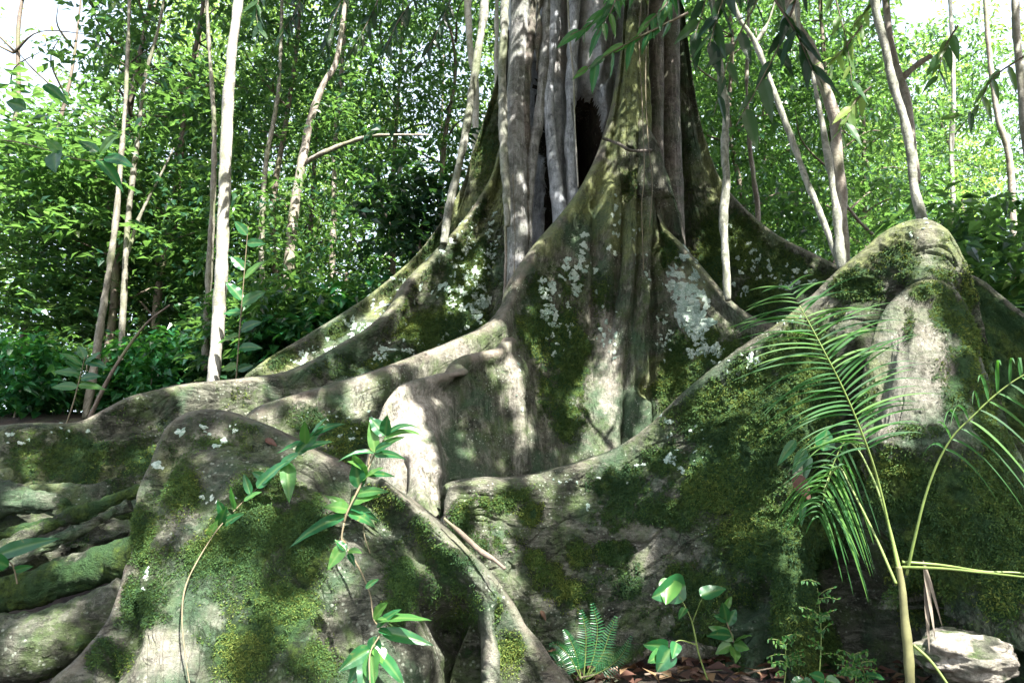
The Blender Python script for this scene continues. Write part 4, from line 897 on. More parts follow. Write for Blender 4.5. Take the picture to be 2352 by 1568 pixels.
for u in (30, 190, 330, 450): shrub(u + g.uniform(-15, 15), g.uniform(9.5, 13.), int(g.integers(0, 2)), g.uniform(.8, 1.2), 'low leafy shrub behind the long root ridge at left', 'shrubs behind the left root ridge')
for u in (560, 620, 700, 780, 850, 930): shrub(u + g.uniform(-15, 15), g.uniform(11.8, 13.5), int(g.integers(0, 2)), g.uniform(1., 1.4), 'leafy shrub between the pale slender trunk and the giant tree', 'shrubs left of the giant tree', .4)
for u in (1730, 1800, 1880, 1970, 2050, 2260, 2330): shrub(u + g.uniform(-15, 15), g.uniform(11.5, 13.5), int(g.integers(0, 2)), g.uniform(1., 1.3), 'leafy shrub behind the root ridge right of the giant tree', 'shrubs right of the giant tree', .5)
for u in (2240, 2300, 2360): shrub(u, g.uniform(8, 10.), 0, 1.4, 'sunlit yellow green shrub beside the tall root hump', 'shrubs beside the root hump', 1.3)

# dark big-leaved bush against the left side of the giant
t = empty('dark_bush', P(980, 700, 11.8), 'dark glossy large-leaved bush against the left flank of the giant trunk', 'shrub')
gg = np.random.default_rng(9)
C = np.array([P(gg.normal(965, 60), gg.normal(470, 62), gg.uniform(11.4, 12.6)) for _ in range(150)])
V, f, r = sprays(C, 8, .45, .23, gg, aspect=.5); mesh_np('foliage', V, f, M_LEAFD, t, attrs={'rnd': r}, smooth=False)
V, f, _ = join([(*tube([P(930, 800, 12), P(960, 650, 12), P(970, 520, 12), P(1000, 400, 12)], [.04, .035, .03, .01], 30, 8, .01, 3, 1), None), (*tube([P(965, 600, 12), P(900, 520, 12), P(870, 450, 12)], [.025, .02, .008], 20, 6, .01, 3, 1), None)])
mesh_np('stem', V, f, M_TWIG, t)

# slender trees whose stems the photo shows, each its own stem path
def slim_tree(name, paths, label, cat, mat, top=True, group=None, wob=.02):
    p0 = P(*paths[0][0][0])
    t = empty(name, p0, label, cat, group)
    parts = []
    for pts, rpx in paths:
        w = np.array([P(*q) for q in pts]); rr = [r / F * q[2] for r, q in zip(rpx, pts)]
        V, f = tube(w, rr, 120, 14, wob, 5., len(parts) + 3)
        parts.append((V, f, None))
    V, f, _ = join(parts); mesh_np('trunk', V, f, mat, t)
    if top:
        e = P(*paths[0][0][-1]); use_crown(4, t, tuple(e + np.array([0, 0, 2.2]) - p0), (1, 1, 1), random.uniform(0, 6))
    return t
slim_tree('pale_slender_tree', [([(478, 960, 10.5), (490, 862, 10.5), (503, 720, 10.5), (509, 600, 10.4), (514, 480, 10.4), (518, 360, 10.3), (523, 240, 10.3), (533, 120, 10.2), (548, 0, 10.2), (566, -140, 10.2)], [14, 14, 15, 15, 14, 14, 14, 12, 12, 12])], 'tall pale slender tree with smooth whitish trunk standing behind the left root ridge', 'tree', M_SLIM)
slim_tree('forked_tree', [([(650, 820, 13.0), (668, 560, 13.0), (680, 450, 13.0), (700, 340, 13.0), (712, 280, 13.0), (740, 200, 13.0), (775, 130, 13.0), (800, -60, 13.0)], [13, 12, 11, 10, 9, 8, 6, 5]), ([(702, 372, 13.0), (745, 350, 12.9), (800, 328, 12.9), (860, 312, 12.8), (985, 310, 12.7)], [7, 6, 5, 4, 2])], 'grey forked tree with a long bare side branch reaching towards the giant trunk', 'tree', M_SLIM2)
slim_tree('slender_tree', [([(757, 760, 15), (766, 520, 15), (768, 400, 15), (775, 260, 15), (790, 100, 15), (800, -80, 15)], [7, 7, 6, 6, 5, 5])], 'thin straight tree just right of the grey forked tree', 'tree', M_SLIM2)
slim_tree('slender_tree', [([(272, 900, 12.5), (282, 740, 12.5), (290, 560, 12.5), (303, 420, 12.5), (320, 290, 12.5), (333, 180, 12.5), (365, 60, 12.5), (390, -80, 12.5)], [7, 7, 6, 6, 5, 5, 4, 3]), ([(288, 600, 12.5), (320, 500, 12.6), (360, 420, 12.7), (400, 340, 12.8)], [5, 4, 3, 2])], 'thin pale crooked tree left of the tall white trunk', 'tree', M_SLIM4)
slim_tree('slender_tree', [([(195, 960, 11.5), (215, 850, 11.5), (238, 700, 11.6), (262, 540, 11.7), (275, 400, 11.8), (290, 200, 12), (300, -80, 12)], [9, 9, 8, 7, 6, 5, 4])], 'mossy brown leaning tree near the left root ridge in the thicket', 'tree', M_SLIM4)
slim_tree('slender_tree', [([(470, 850, 11.6), (480, 640, 11.6), (488, 480, 11.6), (492, 300, 11.8), (480, 100, 12), (470, -80, 12)], [8, 8, 7, 6, 5, 4])], 'thin shaded tree half hidden behind the tall white trunk', 'tree', M_SLIM4)
slim_tree('slender_tree', [([(598, 860, 13), (604, 700, 13), (600, 560, 13), (610, 380, 13), (640, 200, 13.3), (650, -80, 13.5)], [10, 9, 7, 6, 5, 4])], 'dim thin tree between the white trunk and the forked tree', 'tree', M_SLIM4)
slim_tree('slender_tree', [([(1090, 420, 13), (1092, 200, 13), (1080, 110, 13), (1070, -80, 13)], [9, 9, 9, 9])], 'grey slender tree just left of the leaning pale liana', 'tree', M_SLIM)
slim_tree('slender_tree', [([(1141, 300, 12.8), (1140, 130, 12.8), (1141, 0, 12.8), (1142, -80, 12.8)], [6, 6, 6, 6])], 'thin white tree seen between the two pale lianas', 'tree', M_SLIM)
slim_tree('twin_stem_sapling', [([(1935, 615, 6.2), (1905, 545, 6.25), (1880, 480, 6.3), (1850, 410, 6.35), (1815, 310, 6.4), (1785, 230, 6.45), (1760, 160, 6.5), (1730, 90, 6.5), (1700, 45, 6.5), (1672, -30, 6.5)], [9, 8, 7, 7, 6, 6, 6, 6, 5, 4]), ([(1735, 100, 6.5), (1765, 50, 6.5), (1790, -30, 6.5)], [4, 3, 2])], 'thin bare crooked stem leaning left above the big root', 'sapling', M_SLIM3, False)
slim_tree('twin_stem_sapling', [([(1932, 618, 6.15), (1925, 520, 6.2), (1912, 420, 6.25), (1900, 350, 6.3), (1880, 240, 6.35), (1860, 150, 6.4), (1838, 80, 6.4), (1825, -60, 6.4)], [9, 9, 8, 7, 6, 5, 5, 5])], 'thin pale upright stem rising from the big root beside the darker trunk', 'sapling', M_SLIM3, False)
slim_tree('slender_tree', [([(1942, 700, 8.2), (1935, 560, 8.2), (1930, 440, 8.2), (1922, 340, 8.2), (1915, 260, 8.2), (1885, 180, 8.2), (1862, 110, 8.2), (1830, 60, 8.2), (1805, -20, 8.2), (1790, -100, 8.2)], [15, 14, 14, 14, 14, 13, 12, 12, 11, 10]), ([(1942, 470, 8.2), (1985, 520, 8.4), (2030, 560, 8.7)], [4, 4, 3])], 'brown slender tree with bright sun patches right of the giant', 'tree', M_SLIM2)
slim_tree('slender_tree', [([(2128, 540, 6.6), (2116, 490, 6.6), (2100, 430, 6.6), (2090, 340, 6.6), (2072, 260, 6.65), (2050, 190, 6.7), (2034, 110, 6.7), (2015, 40, 6.7), (1998, -90, 6.7)], [16, 13, 12, 12, 11, 11, 11, 11, 10])], 'pale slender tree rising behind the top of the root hump', 'tree', M_SLIM3)
slim_tree('slender_tree', [([(2105, 420, 9.5), (2092, 320, 9.5), (2082, 230, 9.5), (2058, 150, 9.5), (2040, 60, 9.5), (2030, -80, 9.5)], [11, 11, 10, 9, 9, 9]), ([(2072, 180, 9.5), (2105, 150, 9.4), (2140, 128, 9.3)], [9, 8, 6])], 'twin of the pale hump tree with a broken side branch', 'tree', M_SLIM2)
slim_tree('slender_tree', [([(2372, 420, 10), (2352, 280, 10), (2345, 180, 10), (2335, 80, 10), (2330, -80, 10)], [12, 11, 10, 10, 10])], 'mottled slender tree at the right edge of the picture', 'tree', M_SLIM)
slim_tree('slender_tree', [([(1742, 640, 11.5), (1740, 480, 11.5), (1730, 400, 11.5), (1722, 330, 11.5), (1715, 200, 11.5), (1722, -60, 12)], [6, 6, 6, 5, 4, 4])], 'thin reddish brown sapling close to the right buttress ridge', 'tree', M_SLIM2)
slim_tree('slender_tree', [([(1672, 690, 7.9), (1667, 600, 7.95), (1662, 500, 8.), (1668, 430, 8.), (1664, 330, 8.0), (1668, 250, 8.05), (1655, 170, 8.1), (1648, 100, 8.1), (1640, 40, 8.1), (1625, -80, 8.1)], [8, 9, 10, 10, 9, 9, 9, 9, 8, 8])], 'pale mottled pole-like tree standing against the right buttress', 'tree', M_SLIM3)
slim_tree('slender_tree', [([(2330, 640, 16), (2320, 380, 16), (2290, 260, 16), (2270, 100, 16), (2260, -60, 16)], [8, 8, 7, 6, 6])], 'faint leaning tree in the bright wood at far right', 'tree', M_SLIM2)
slim_tree('slender_tree', [([(2200, 640, 17), (2190, 480, 17), (2185, 340, 17), (2190, 200, 17), (2180, -60, 17)], [7, 6, 6, 5, 5])], 'thin pale tree in the bright wood behind the root hump', 'tree', M_SLIM)
# dark thin dead branches in the thicket
def stick(name, pts, rpx, label, cat, mat, seed=1, n=60, wob=.004):
    w = np.array([P(*q) for q in pts]); rr = [r / F * q[2] for r, q in zip(rpx, pts)]
    V, f = tube(w, rr, n, 10, wob, 8., seed)
    o = mesh_np(name, V, f, mat); tag(o, label, cat); return o
stick('dead_branch', [(205, 960, 10.5), (260, 850, 10.5), (330, 750, 10.6), (390, 700, 10.6)], [5, 4, 3, 2], 'black dead branch slanting up out of the left thicket', 'branch', M_TWIG)
# lianas
def liana(pts, rpx, label, mat, seed, wob=.02):
    w = np.array([P(*q) for q in pts]); rr = [r / F * q[2] for r, q in zip(rpx, pts)]
    V, f = tube(w, rr, 220, 16, wob, 6., seed)
    V = V + fbm(V * 20, 3, seed)[:, None] * .008
    return tag(mesh_np('liana', V, f, mat), label, 'liana')
liana([(1018, 560, 9.85), (1030, 480, 9.85), (1052, 390, 9.85), (1070, 300, 9.85), (1083, 220, 9.9), (1098, 120, 9.9), (1110, 40, 9.95), (1122, -90, 10)], [10, 10, 10, 10, 10, 10, 11, 11], 'pale leaning liana crossing the leftmost buttress to its ridge', M_SLIM3, 3)
liana([(1166, 520, 9.5), (1163, 440, 9.52), (1157, 340, 9.55), (1155, 230, 9.6), (1153, 150, 9.62), (1158, 60, 9.65), (1161, -90, 9.7)], [6, 10, 11, 11, 10, 11, 11], 'upright pale liana with peeling bark ending in a rotten red stub', M_SLIM3, 4)
liana([(1158, 690, 9.3), (1162, 600, 9.35), (1160, 520, 9.4)], [3.5, 3.5, 3], 'short straight thin rod below the rotten liana stub', M_SLIM2, 5, .002)
def string(pts, label, r=1.3, mat=None):
    w = np.array([P(*q) for q in pts]); V, f = tube(w, [r / F * pts[0][2]] * len(pts), 90, 6, .004, 3., len(label))
    tag(mesh_np('hanging_vine', V, f, mat or M_STEM), label, 'vine')
string([(1480, -60, 8.9), (1468, 80, 8.9), (1475, 240, 8.9), (1480, 400, 8.9), (1474, 470, 8.95), (1478, 620, 8.9)], 'thin pale vine hanging down the front of the central buttress', 1.2)
string([(1494, -60, 9.0), (1483, 150, 9.), (1487, 300, 9.), (1498, 420, 9.), (1492, 520, 9.)], 'second thin vine just right of the first on the central buttress', 1.3)
string([(1302, -60, 9.6), (1308, 80, 9.6), (1317, 180, 9.6), (1321, 300, 9.6), (1328, 430, 9.5)], 'pale vine hanging before the dark hollow of the trunk', 2.2, M_SLIM)
string([(1178, 400, 9.3), (1183, 560, 9.3), (1178, 660, 9.3)], 'fine thread vine hanging beside the upright peeling liana', .9)
string([(850, 1270, 4.0), (835, 1210, 4.05), (842, 1090, 4.15), (860, 1000, 4.2)], 'curved bare runner behind the middle climbing plant', 1.5)
stick('fallen_twig', [(1020, 1190, 4.12), (1060, 1225, 4.08), (1100, 1262, 4.02), (1135, 1285, 3.98), (1160, 1306, 3.95)], [4, 5, 6, 6, 5], 'dark broken twig lying on the ridge of the foreground root', 'twig', M_TWIG, 5, 60, .008)

# ------------------------------------------------------------------ hero plants
def leaf_part(parent, name, specs, mat, seed=0, curv=.3):
    """specs: (B, D, U, L, W, droop, shape)"""
    parts = []; rn = []; g = np.random.default_rng(seed)
    for (B, D, U, L, W, dr, shp) in specs:
        V, f, v = strip_leaf(B, D, U, L, W, dr, 16, .09, shp, .012 if shp == 'heart' else .03, g.uniform(0, 9))
        parts.append((V, f, v)); rn.append(np.full(len(V), g.uniform(.1, 1)))
    V, f, v = join(parts)
    return mesh_np(name, V, f, mat, parent, attrs={'vein': v, 'rnd': np.concatenate(rn)})
VIEW = np.array([0, -1., .25])
def px_leaf(b, tip, d, W, droop=.15, shape='lance', face=None, dd=0.):
    """leaf from pixel b to pixel tip at depth d (tip dd metres nearer); its own size in metres"""
    B = P(b[0], b[1], d); T = P(tip[0], tip[1], d - dd); L = np.linalg.norm(T - B)
    T2 = T + np.array([0, 0, droop * L])
    L2 = np.linalg.norm(T2 - B)
    return (B, T2 - B, np.array(VIEW if face is None else face, float), L2, W / F * d, droop * L / L2, shape)
def vine_plant(name, label, stems, leaves, seed, d, mat=M_PLANT, cat='climbing plant', shape='lance', stem_mat=None):
    t = empty(name, P(*stems[0][0][0]), label, cat)
    parts = []
    for pts, rpx in stems:
        w = np.array([P(*q) for q in pts]); V, f = tube(w, [r * .55 / F * q[2] for r, q in zip(rpx, pts)], 50, 8, .003, 10., seed); parts.append((V, f, None))
    V, f, _ = join(parts); mesh_np('stem', V, f, stem_mat or M_STEM, t)
    g = np.random.default_rng(seed); sp = []
    for l in leaves:
        b, tip, w = l[:3]; dr = l[3] if len(l) > 3 else .2; shp = l[4] if len(l) > 4 else shape
        dl = l[5] if len(l) > 5 else d
        face = unit(VIEW + g.normal(0, .35, 3) + np.array([0, 0, .3]))
        tip = (b[0] + (tip[0] - b[0]) * 1.06, b[1] + (tip[1] - b[1]) * 1.06)
        sp.append(px_leaf(b, tip, dl, w * (1.2 if shp != 'heart' else 1.0), dr, shp, face, g.uniform(-.02, .12)))
    leaf_part(t, 'foliage', sp, mat, seed)
    return t
vine_plant('climbing_plant', 'leafy vine creeping diagonally up the foreground root hump from lower left', 
    [([(440, 1600, 3.45), (425, 1500, 3.55), (418, 1420, 3.65), (425, 1350, 3.75), (452, 1290, 3.85), (500, 1215, 3.95), (560, 1150, 4.05), (620, 1095, 4.12), (680, 1045, 4.2), (715, 1000, 4.2)], [2, 2.5, 3, 4, 3, 3, 3, 2.5, 2.5, 2])],
    [((452, 1290), (445, 1235), 22), ((455, 1285), (462, 1225), 18), ((470, 1260), (500, 1195), 20), ((500, 1215), (520, 1165), 20), ((505, 1210), (560, 1180), 18), ((520, 1195), (500, 1150), 20), ((540, 1170), (530, 1120), 20), ((560, 1150), (600, 1130), 16),
     ((575, 1135), (560, 1090), 16), ((590, 1120), (640, 1075), 24), ((600, 1110), (660, 1060), 26), ((610, 1100), (580, 1085), 16), ((640, 1075), (690, 1040), 22), ((660, 1060), (664, 1150), 30, .1), ((680, 1045), (740, 985), 22), ((690, 1035), (760, 1015), 16), ((700, 1020), (700, 970), 20), ((715, 1000), (790, 975), 18, .3), ((715, 1000), (750, 960), 14), ((700, 1015), (640, 1040), 18), ((480, 1240), (530, 1220), 16), ((460, 1300), (430, 1330), 12)], 11, 4.0)
vine_plant('climbing_plant', 'tall arching plant with grassy leaves in front of the pale fold',
    [([(790, 1200, 3.95), (800, 1170, 3.95), (835, 1100, 4.0), (862, 1040, 4.05), (885, 1000, 4.05), (870, 965, 4.05)], [4, 4, 3.5, 3, 2.5, 2])],
    [((862, 1040), (850, 970), 22), ((885, 1000), (850, 960), 30, .1), ((885, 1000), (890, 955), 26, .1), ((885, 1000), (960, 985), 12, .7), ((880, 1010), (985, 1015), 12, .8), ((860, 1045), (930, 1055), 16, .3), ((862, 1035), (900, 1020), 18), ((840, 1090), (905, 1095), 14), ((835, 1100), (812, 1045), 28), ((825, 1120), (815, 1060), 30), ((845, 1080), (800, 1060), 16),
     ((800, 1170), (745, 1165), 24), ((800, 1170), (750, 1140), 18), ((805, 1155), (870, 1140), 26, .3), ((800, 1165), (870, 1200), 28, .4), ((800, 1175), (860, 1210), 22), ((795, 1185), (670, 1255), 26, .3), ((815, 1135), (890, 1130), 20), ((830, 1105), (880, 1075), 22), ((800, 1170), (850, 1175), 18), ((860, 1040), (780, 1060), 12, .5), ((870, 1030), (930, 1005), 12, .3)], 12, 4.0, shape='lance')
vine_plant('climbing_plant', 'shiny leaved plant hanging low on the foreground root beside the hollow',
    [([(790, 1200, 3.92), (785, 1240, 3.9), (800, 1265, 3.88), (828, 1310, 3.82), (850, 1365, 3.75), (858, 1420, 3.68), (875, 1450, 3.6), (850, 1500, 3.55), (850, 1580, 3.45)], [3.5, 4, 4, 3.5, 3, 3, 3, 3, 3])],
    [((790, 1255), (755, 1305), 26), ((795, 1265), (770, 1240), 18), ((800, 1265), (830, 1270), 14), ((800, 1270), (815, 1300), 12), ((858, 1420), (890, 1385), 22), ((860, 1425), (985, 1425), 24, .15), ((875, 1450), (990, 1480), 26, .1), ((865, 1440), (920, 1400), 20), ((860, 1460), (860, 1530), 26), ((850, 1490), (780, 1540), 30), ((850, 1490), (860, 1570), 46, .1, 'oval'), ((845, 1500), (800, 1570), 30), ((855, 1480), (900, 1540), 26), ((870, 1500), (930, 1580), 24), ((850, 1500), (830, 1600), 36), ((840, 1350), (870, 1330), 12), ((870, 1445), (900, 1460), 16)], 13, 3.6)
vine_plant('leafy_seedling', 'seedling with two large heart-shaped leaves above smaller ones at bottom centre',
    [([(1625, 1560, 5.2), (1605, 1500, 5.2), (1590, 1430, 5.2), (1575, 1395, 5.2), (1555, 1360, 5.2)], [3, 3, 3, 2.5, 2]), ([(1590, 1430, 5.2), (1605, 1390, 5.15), (1615, 1370, 5.15)], [2.5, 2, 1.5]), ([(1600, 1480, 5.2), (1560, 1470, 5.15), (1535, 1490, 5.1)], [2, 2, 1.5])],
    [((1575, 1345), (1500, 1370), 62, .1, 'heart', 5.15), ((1545, 1330), (1530, 1385), 50, .1, 'heart', 5.12), ((1608, 1368), (1665, 1352), 36, .1, 'heart', 5.15), ((1575, 1395), (1560, 1420), 18, .1, 'heart', 5.2), ((1535, 1485), (1480, 1480), 34, .1, 'heart', 5.1), ((1540, 1490), (1510, 1540), 50, .1, 'heart', 5.05), ((1530, 1500), (1490, 1520), 34, .1, 'heart', 5.1), ((1555, 1475), (1545, 1510), 26, .1, 'heart', 5.1)], 14, 5.2, cat='seedling', stem_mat=M_STALK)
vine_plant('leafy_seedling', 'small dark bushy seedling right of the heart-leaved one',
    [([(1690, 1520, 5.3), (1685, 1470, 5.3), (1670, 1430, 5.3), (1665, 1400, 5.3)], [2, 2, 2, 1.5])],
    [((1685, 1470), (1630, 1440), 26), ((1680, 1460), (1625, 1460), 22), ((1670, 1430), (1660, 1385), 22), ((1672, 1435), (1690, 1400), 22), ((1685, 1475), (1725, 1460), 24), ((1685, 1480), (1720, 1490), 24), ((1685, 1485), (1690, 1520), 28), ((1680, 1480), (1645, 1500), 24), ((1670, 1425), (1640, 1415), 20), ((1665, 1400), (1680, 1370), 16)], 15, 5.3, cat='seedling', shape='oval')
for stem, lv, lab, sd in [([(1990, 1590, 4.6), (1985, 1545, 4.6), (1970, 1520, 4.6)], [((1985, 1548), (1925, 1545), 26, .1, 'oval', 4.55), ((1985, 1548), (2030, 1560), 30, .1, 'oval', 4.55), ((1970, 1520), (1960, 1500), 14, .1, 'oval', 4.6)], 'little sprout with three rounded leaves at the foot of the palm', 16),
    ([(1890, 1600, 4.4), (1895, 1560, 4.4)], [((1895, 1560), (1860, 1548), 22, .1, 'oval', 4.4), ((1895, 1560), (1935, 1575), 26, .1, 'oval', 4.4)], 'two-leaved sprout under the thin dry weed stalk', 26), ([(1840, 1600, 4.5), (1845, 1560, 4.5)], [((1845, 1560), (1815, 1575), 22, .1, 'oval', 4.5), ((1845, 1560), (1868, 1572), 18, .1, 'oval', 4.5)], 'smallest two-leaved sprout beside the low ferny weed', 27)]:
    vine_plant('leafy_seedling', lab, [(stem, [2, 2, 1.5][:len(stem)])], lv, sd, 4.5, cat='seedling', shape='oval', stem_mat=M_STALK)
vine_plant('leafy_seedling', 'blue green shoot with long leaves poking in at the left edge',
    [([(40, 1340, 4.6), (30, 1300, 4.6), (10, 1280, 4.6)], [3, 3, 2])],
    [((-20, 1280), (130, 1238), 30, .1, 'lance', 4.55), ((20, 1300), (-60, 1270), 34, .1, 'lance', 4.5), ((30, 1310), (75, 1300), 14, .1, 'lance', 4.6), ((10, 1310), (-40, 1320), 24, .1, 'lance', 4.5)], 17, 4.6, cat='seedling')
# saplings behind the ridge at left
vine_plant('leafy_sapling', 'sapling with pale rounded leaves behind the ridge left of the white trunk',
    [([(150, 980, 9.5), (170, 920, 9.5), (185, 860, 9.5), (195, 820, 9.5)], [3, 3, 2, 1.5])],
    [((185, 860), (125, 855), 24), ((190, 850), (150, 830), 22), ((195, 830), (230, 810), 22), ((195, 825), (180, 795), 20), ((185, 870), (230, 865), 22), ((178, 890), (120, 890), 22), ((178, 885), (240, 895), 20), ((195, 830), (245, 845), 22), ((190, 840), (140, 812), 18)], 18, 9.5, cat='sapling', shape='oval')
vine_plant('leafy_sapling', 'sunlit sapling with drooping leaves right of the white trunk',
    [([(540, 900, 9.9), (546, 820, 9.9), (552, 740, 9.9), (560, 640, 9.9), (570, 520, 9.9)], [3, 3, 3, 2, 1.5])],
    [((550, 770), (500, 790), 30), ((552, 760), (600, 740), 28), ((555, 700), (610, 670), 28), ((556, 690), (520, 650), 28), ((560, 640), (610, 600), 24), ((562, 620), (530, 590), 24), ((566, 560), (610, 560), 22), ((568, 540), (540, 510), 22), ((548, 800), (600, 800), 24), ((545, 840), (510, 850), 20), ((546, 850), (580, 840), 20), ((554, 720), (515, 720), 26)], 19, 9.9, cat='sapling', shape='oval')
# large leaved twig hanging into the frame at the left
vine_plant('leafy_branch', 'thin arching twig with large hanging leaves close to the camera at left',
    [([(-80, 315, 3.6), (30, 325, 3.55), (110, 345, 3.5), (190, 368, 3.45), (245, 365, 3.45), (285, 345, 3.5)], [2, 2, 2, 1.6, 1.6, 1.2])],
    [((225, 366), (280, 440), 30, .25), ((240, 362), (305, 385), 26, .2), ((125, 348), (128, 395), 44, .1), ((230, 352), (270, 310), 26, .2), ((100, 195), (155, 240), 26, .2), ((60, 250), (15, 235), 30, .2), ((225, 350), (180, 325), 22, .2), ((140, 352), (105, 320), 24, .2)], 20, 3.45, cat='branch')

# overhanging leafy branch across the top of the trunk
def branch(name, label, stems, seed, n, L, spread, mat):
    t = empty(name, P(*stems[0][0]), label, 'branch'); g = np.random.default_rng(seed); parts = []; sp = []
    for pts in stems:
        w = crom([P(*q) for q in pts], 40); V, f = tube(w[::3], np.linspace(.012, .003, len(w[::3])), 50, 6, .002, 6, 1); parts.append((V, f, None))
        for i in range(n):
            k = int((i + 2) / (n + 2) * 39); T = unit(w[min(39, k + 1)] - w[k - 1]); sd = 1 if i % 2 else -1
            S = unit(np.cross(T, VIEW)) * sd
            D = unit(T * g.uniform(.5, 1) + S * g.uniform(.3, 1) * spread + np.array([0, 0, -g.uniform(.25, 1.)]) + g.normal(0, .15, 3))
            l = L * g.uniform(.7, 1.25)
            sp.append((w[k], D, unit(VIEW + g.normal(0, .6, 3)), l, l * .33, .2, 'lance'))
    V, f, _ = join(parts); mesh_np('stem', V, f, M_TWIG, t)
    leaf_part(t, 'foliage', sp, mat, seed)
branch('leafy_branch', 'dark leafy branch hanging across the top of the fluted trunk', [[(1580, 30, 5.), (1520, 60, 5.), (1450, 95, 5.), (1390, 130, 5.), (1325, 170, 5.)], [(1480, -60, 5.), (1440, -20, 5.), (1400, 20, 5.), (1350, 60, 5.), (1310, 80, 5.)], [(1560, -60, 5.), (1530, 10, 5.), (1480, 60, 5.)], [(1430, -80, 4.9), (1410, 10, 4.9), (1370, 80, 4.9)]], 31, 10, .19, .8, M_PLANT)
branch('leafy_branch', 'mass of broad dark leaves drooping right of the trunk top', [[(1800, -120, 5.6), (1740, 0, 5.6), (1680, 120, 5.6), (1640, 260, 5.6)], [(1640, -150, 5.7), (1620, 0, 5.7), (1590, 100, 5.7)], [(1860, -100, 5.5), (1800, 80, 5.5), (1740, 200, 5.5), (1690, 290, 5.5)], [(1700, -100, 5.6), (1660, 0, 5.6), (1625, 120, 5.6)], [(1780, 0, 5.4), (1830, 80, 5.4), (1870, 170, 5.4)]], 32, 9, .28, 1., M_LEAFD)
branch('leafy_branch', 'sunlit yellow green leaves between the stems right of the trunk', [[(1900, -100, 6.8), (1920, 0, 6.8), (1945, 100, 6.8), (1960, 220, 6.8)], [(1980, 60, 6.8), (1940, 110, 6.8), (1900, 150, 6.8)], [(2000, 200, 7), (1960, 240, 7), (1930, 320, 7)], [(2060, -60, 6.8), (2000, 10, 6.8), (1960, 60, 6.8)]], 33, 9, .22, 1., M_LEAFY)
branch('leafy_branch', 'ragged dark leaf spray hanging at the right of the hump tree', [[(2352, 130, 7.5), (2280, 180, 7.5), (2240, 250, 7.5), (2180, 270, 7.5)], [(2200, 60, 7.4), (2170, 110, 7.4), (2150, 190, 7.4)]], 34, 8, .26, 1., M_LEAF)
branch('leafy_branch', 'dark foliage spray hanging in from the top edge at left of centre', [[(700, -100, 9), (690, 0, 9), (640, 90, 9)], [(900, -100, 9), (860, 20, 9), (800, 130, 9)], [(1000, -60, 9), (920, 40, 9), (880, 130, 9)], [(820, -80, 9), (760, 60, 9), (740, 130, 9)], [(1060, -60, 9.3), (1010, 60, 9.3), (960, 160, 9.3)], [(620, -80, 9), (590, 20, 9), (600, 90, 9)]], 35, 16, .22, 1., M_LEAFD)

# ------------------------------------------------------------------ palm
def frond_mesh(parent, label, rachis, start, lenpx, seed, n=30, curl=.5, up=None, gap=1., both=True, lmul=(1., 1.), mat=M_PALM, wl=.0165):
    """rachis: pixel path; leaflets from fraction start to the tip"""
    g = np.random.default_rng(seed)
    w = crom([P(*q) for q in rachis], 120); d0 = rachis[0][2]
    rad = np.linspace(.0066, .0018, 12); V, f = tube(w[::11], rad[:len(w[::11])], 90, 8, 0, 1, 1)
    fr = mesh_np('frond', V, f, M_STALK, parent)
    if label: fr['label'] = label
    parts = []; rn = []
    for i in range(n):
        t = start + (1 - start) * (i / (n - 1)); k = min(118, int(t * 119)); T = unit(w[min(119, k + 2)] - w[max(0, k - 2)])
        for sd in ((-1, 1) if both else (1,)):
            S = unit(np.cross(T, VIEW if up is None else up)) * sd
            prof = (math.sin(math.pi * (.12 + .82 * (t - start) / (1 - start))) ** .6)
            L = lenpx / F * d0 * prof * g.uniform(.8, 1.1) * (lmul[0] if sd < 0 else lmul[1])
            D = unit(S * .97 + T * (.62 if sd < 0 else .2) + g.normal(0, .09, 3) + np.array([0, -.1, 0]))
            U = unit(np.array(VIEW if up is None else up) * .75 + np.array([0, 0, .6]) + g.normal(0, .12, 3))
            Vv, ff, vv = strip_leaf(w[k], D, U, L, wl * g.uniform(.8, 1.15), curl * g.uniform(.75, 1.3), 12, .25, 'blade', 0, 0)
            parts.append((Vv, ff, vv)); rn.append(np.full(len(Vv), g.uniform(.1, 1)))
    V, f, v = join(parts)
    mesh_np('leaflets', V, f, mat, fr, attrs={'vein': v * 0, 'rnd': np.concatenate(rn)})
PALM = empty('palm', P(2090, 1600, 3.3), 'slender young palm with arching feathery fronds in the right foreground', 'palm')
V, f = tube([P(*q) for q in [(2100, 1700, 3.3), (2092, 1600, 3.3), (2086, 1500, 3.3), (2078, 1420, 3.3), (2072, 1350, 3.3), (2064, 1300, 3.3)]], [q / F * 3.3 for q in (12, 11, 10, 9, 8, 6)], 80, 14, .006, 9, 2)
mesh_np('stem', V, f, plain('palm_stem', (.15, .15, .06), .7), PALM)
frond_mesh(PALM, 'largest upright frond arching to the left', [(2066, 1320, 3.3), (2040, 1200, 3.3), (2010, 1080, 3.25), (1978, 990, 3.2), (1940, 900, 3.15), (1900, 820, 3.1), (1855, 735, 3.1), (1810, 655, 3.1)], .42, 245, 1, 36, .34, wl=.0145)
frond_mesh(PALM, None, [(2068, 1310, 3.3), (2040, 1200, 3.35), (2010, 1110, 3.4), (1975, 1040, 3.45), (1952, 1010, 3.5), (1930, 1030, 3.5), (1905, 1090, 3.5), (1880, 1160, 3.45)], .60, 160, 2, 13, .8, wl=.015)
frond_mesh(PALM, None, [(2058, 1340, 3.3), (2010, 1230, 3.35), (1960, 1130, 3.4), (1925, 1070, 3.45), (1905, 1100, 3.5), (1880, 1190, 3.5)], .66, 120, 6, 12, 1.1, mat=M_PALM)
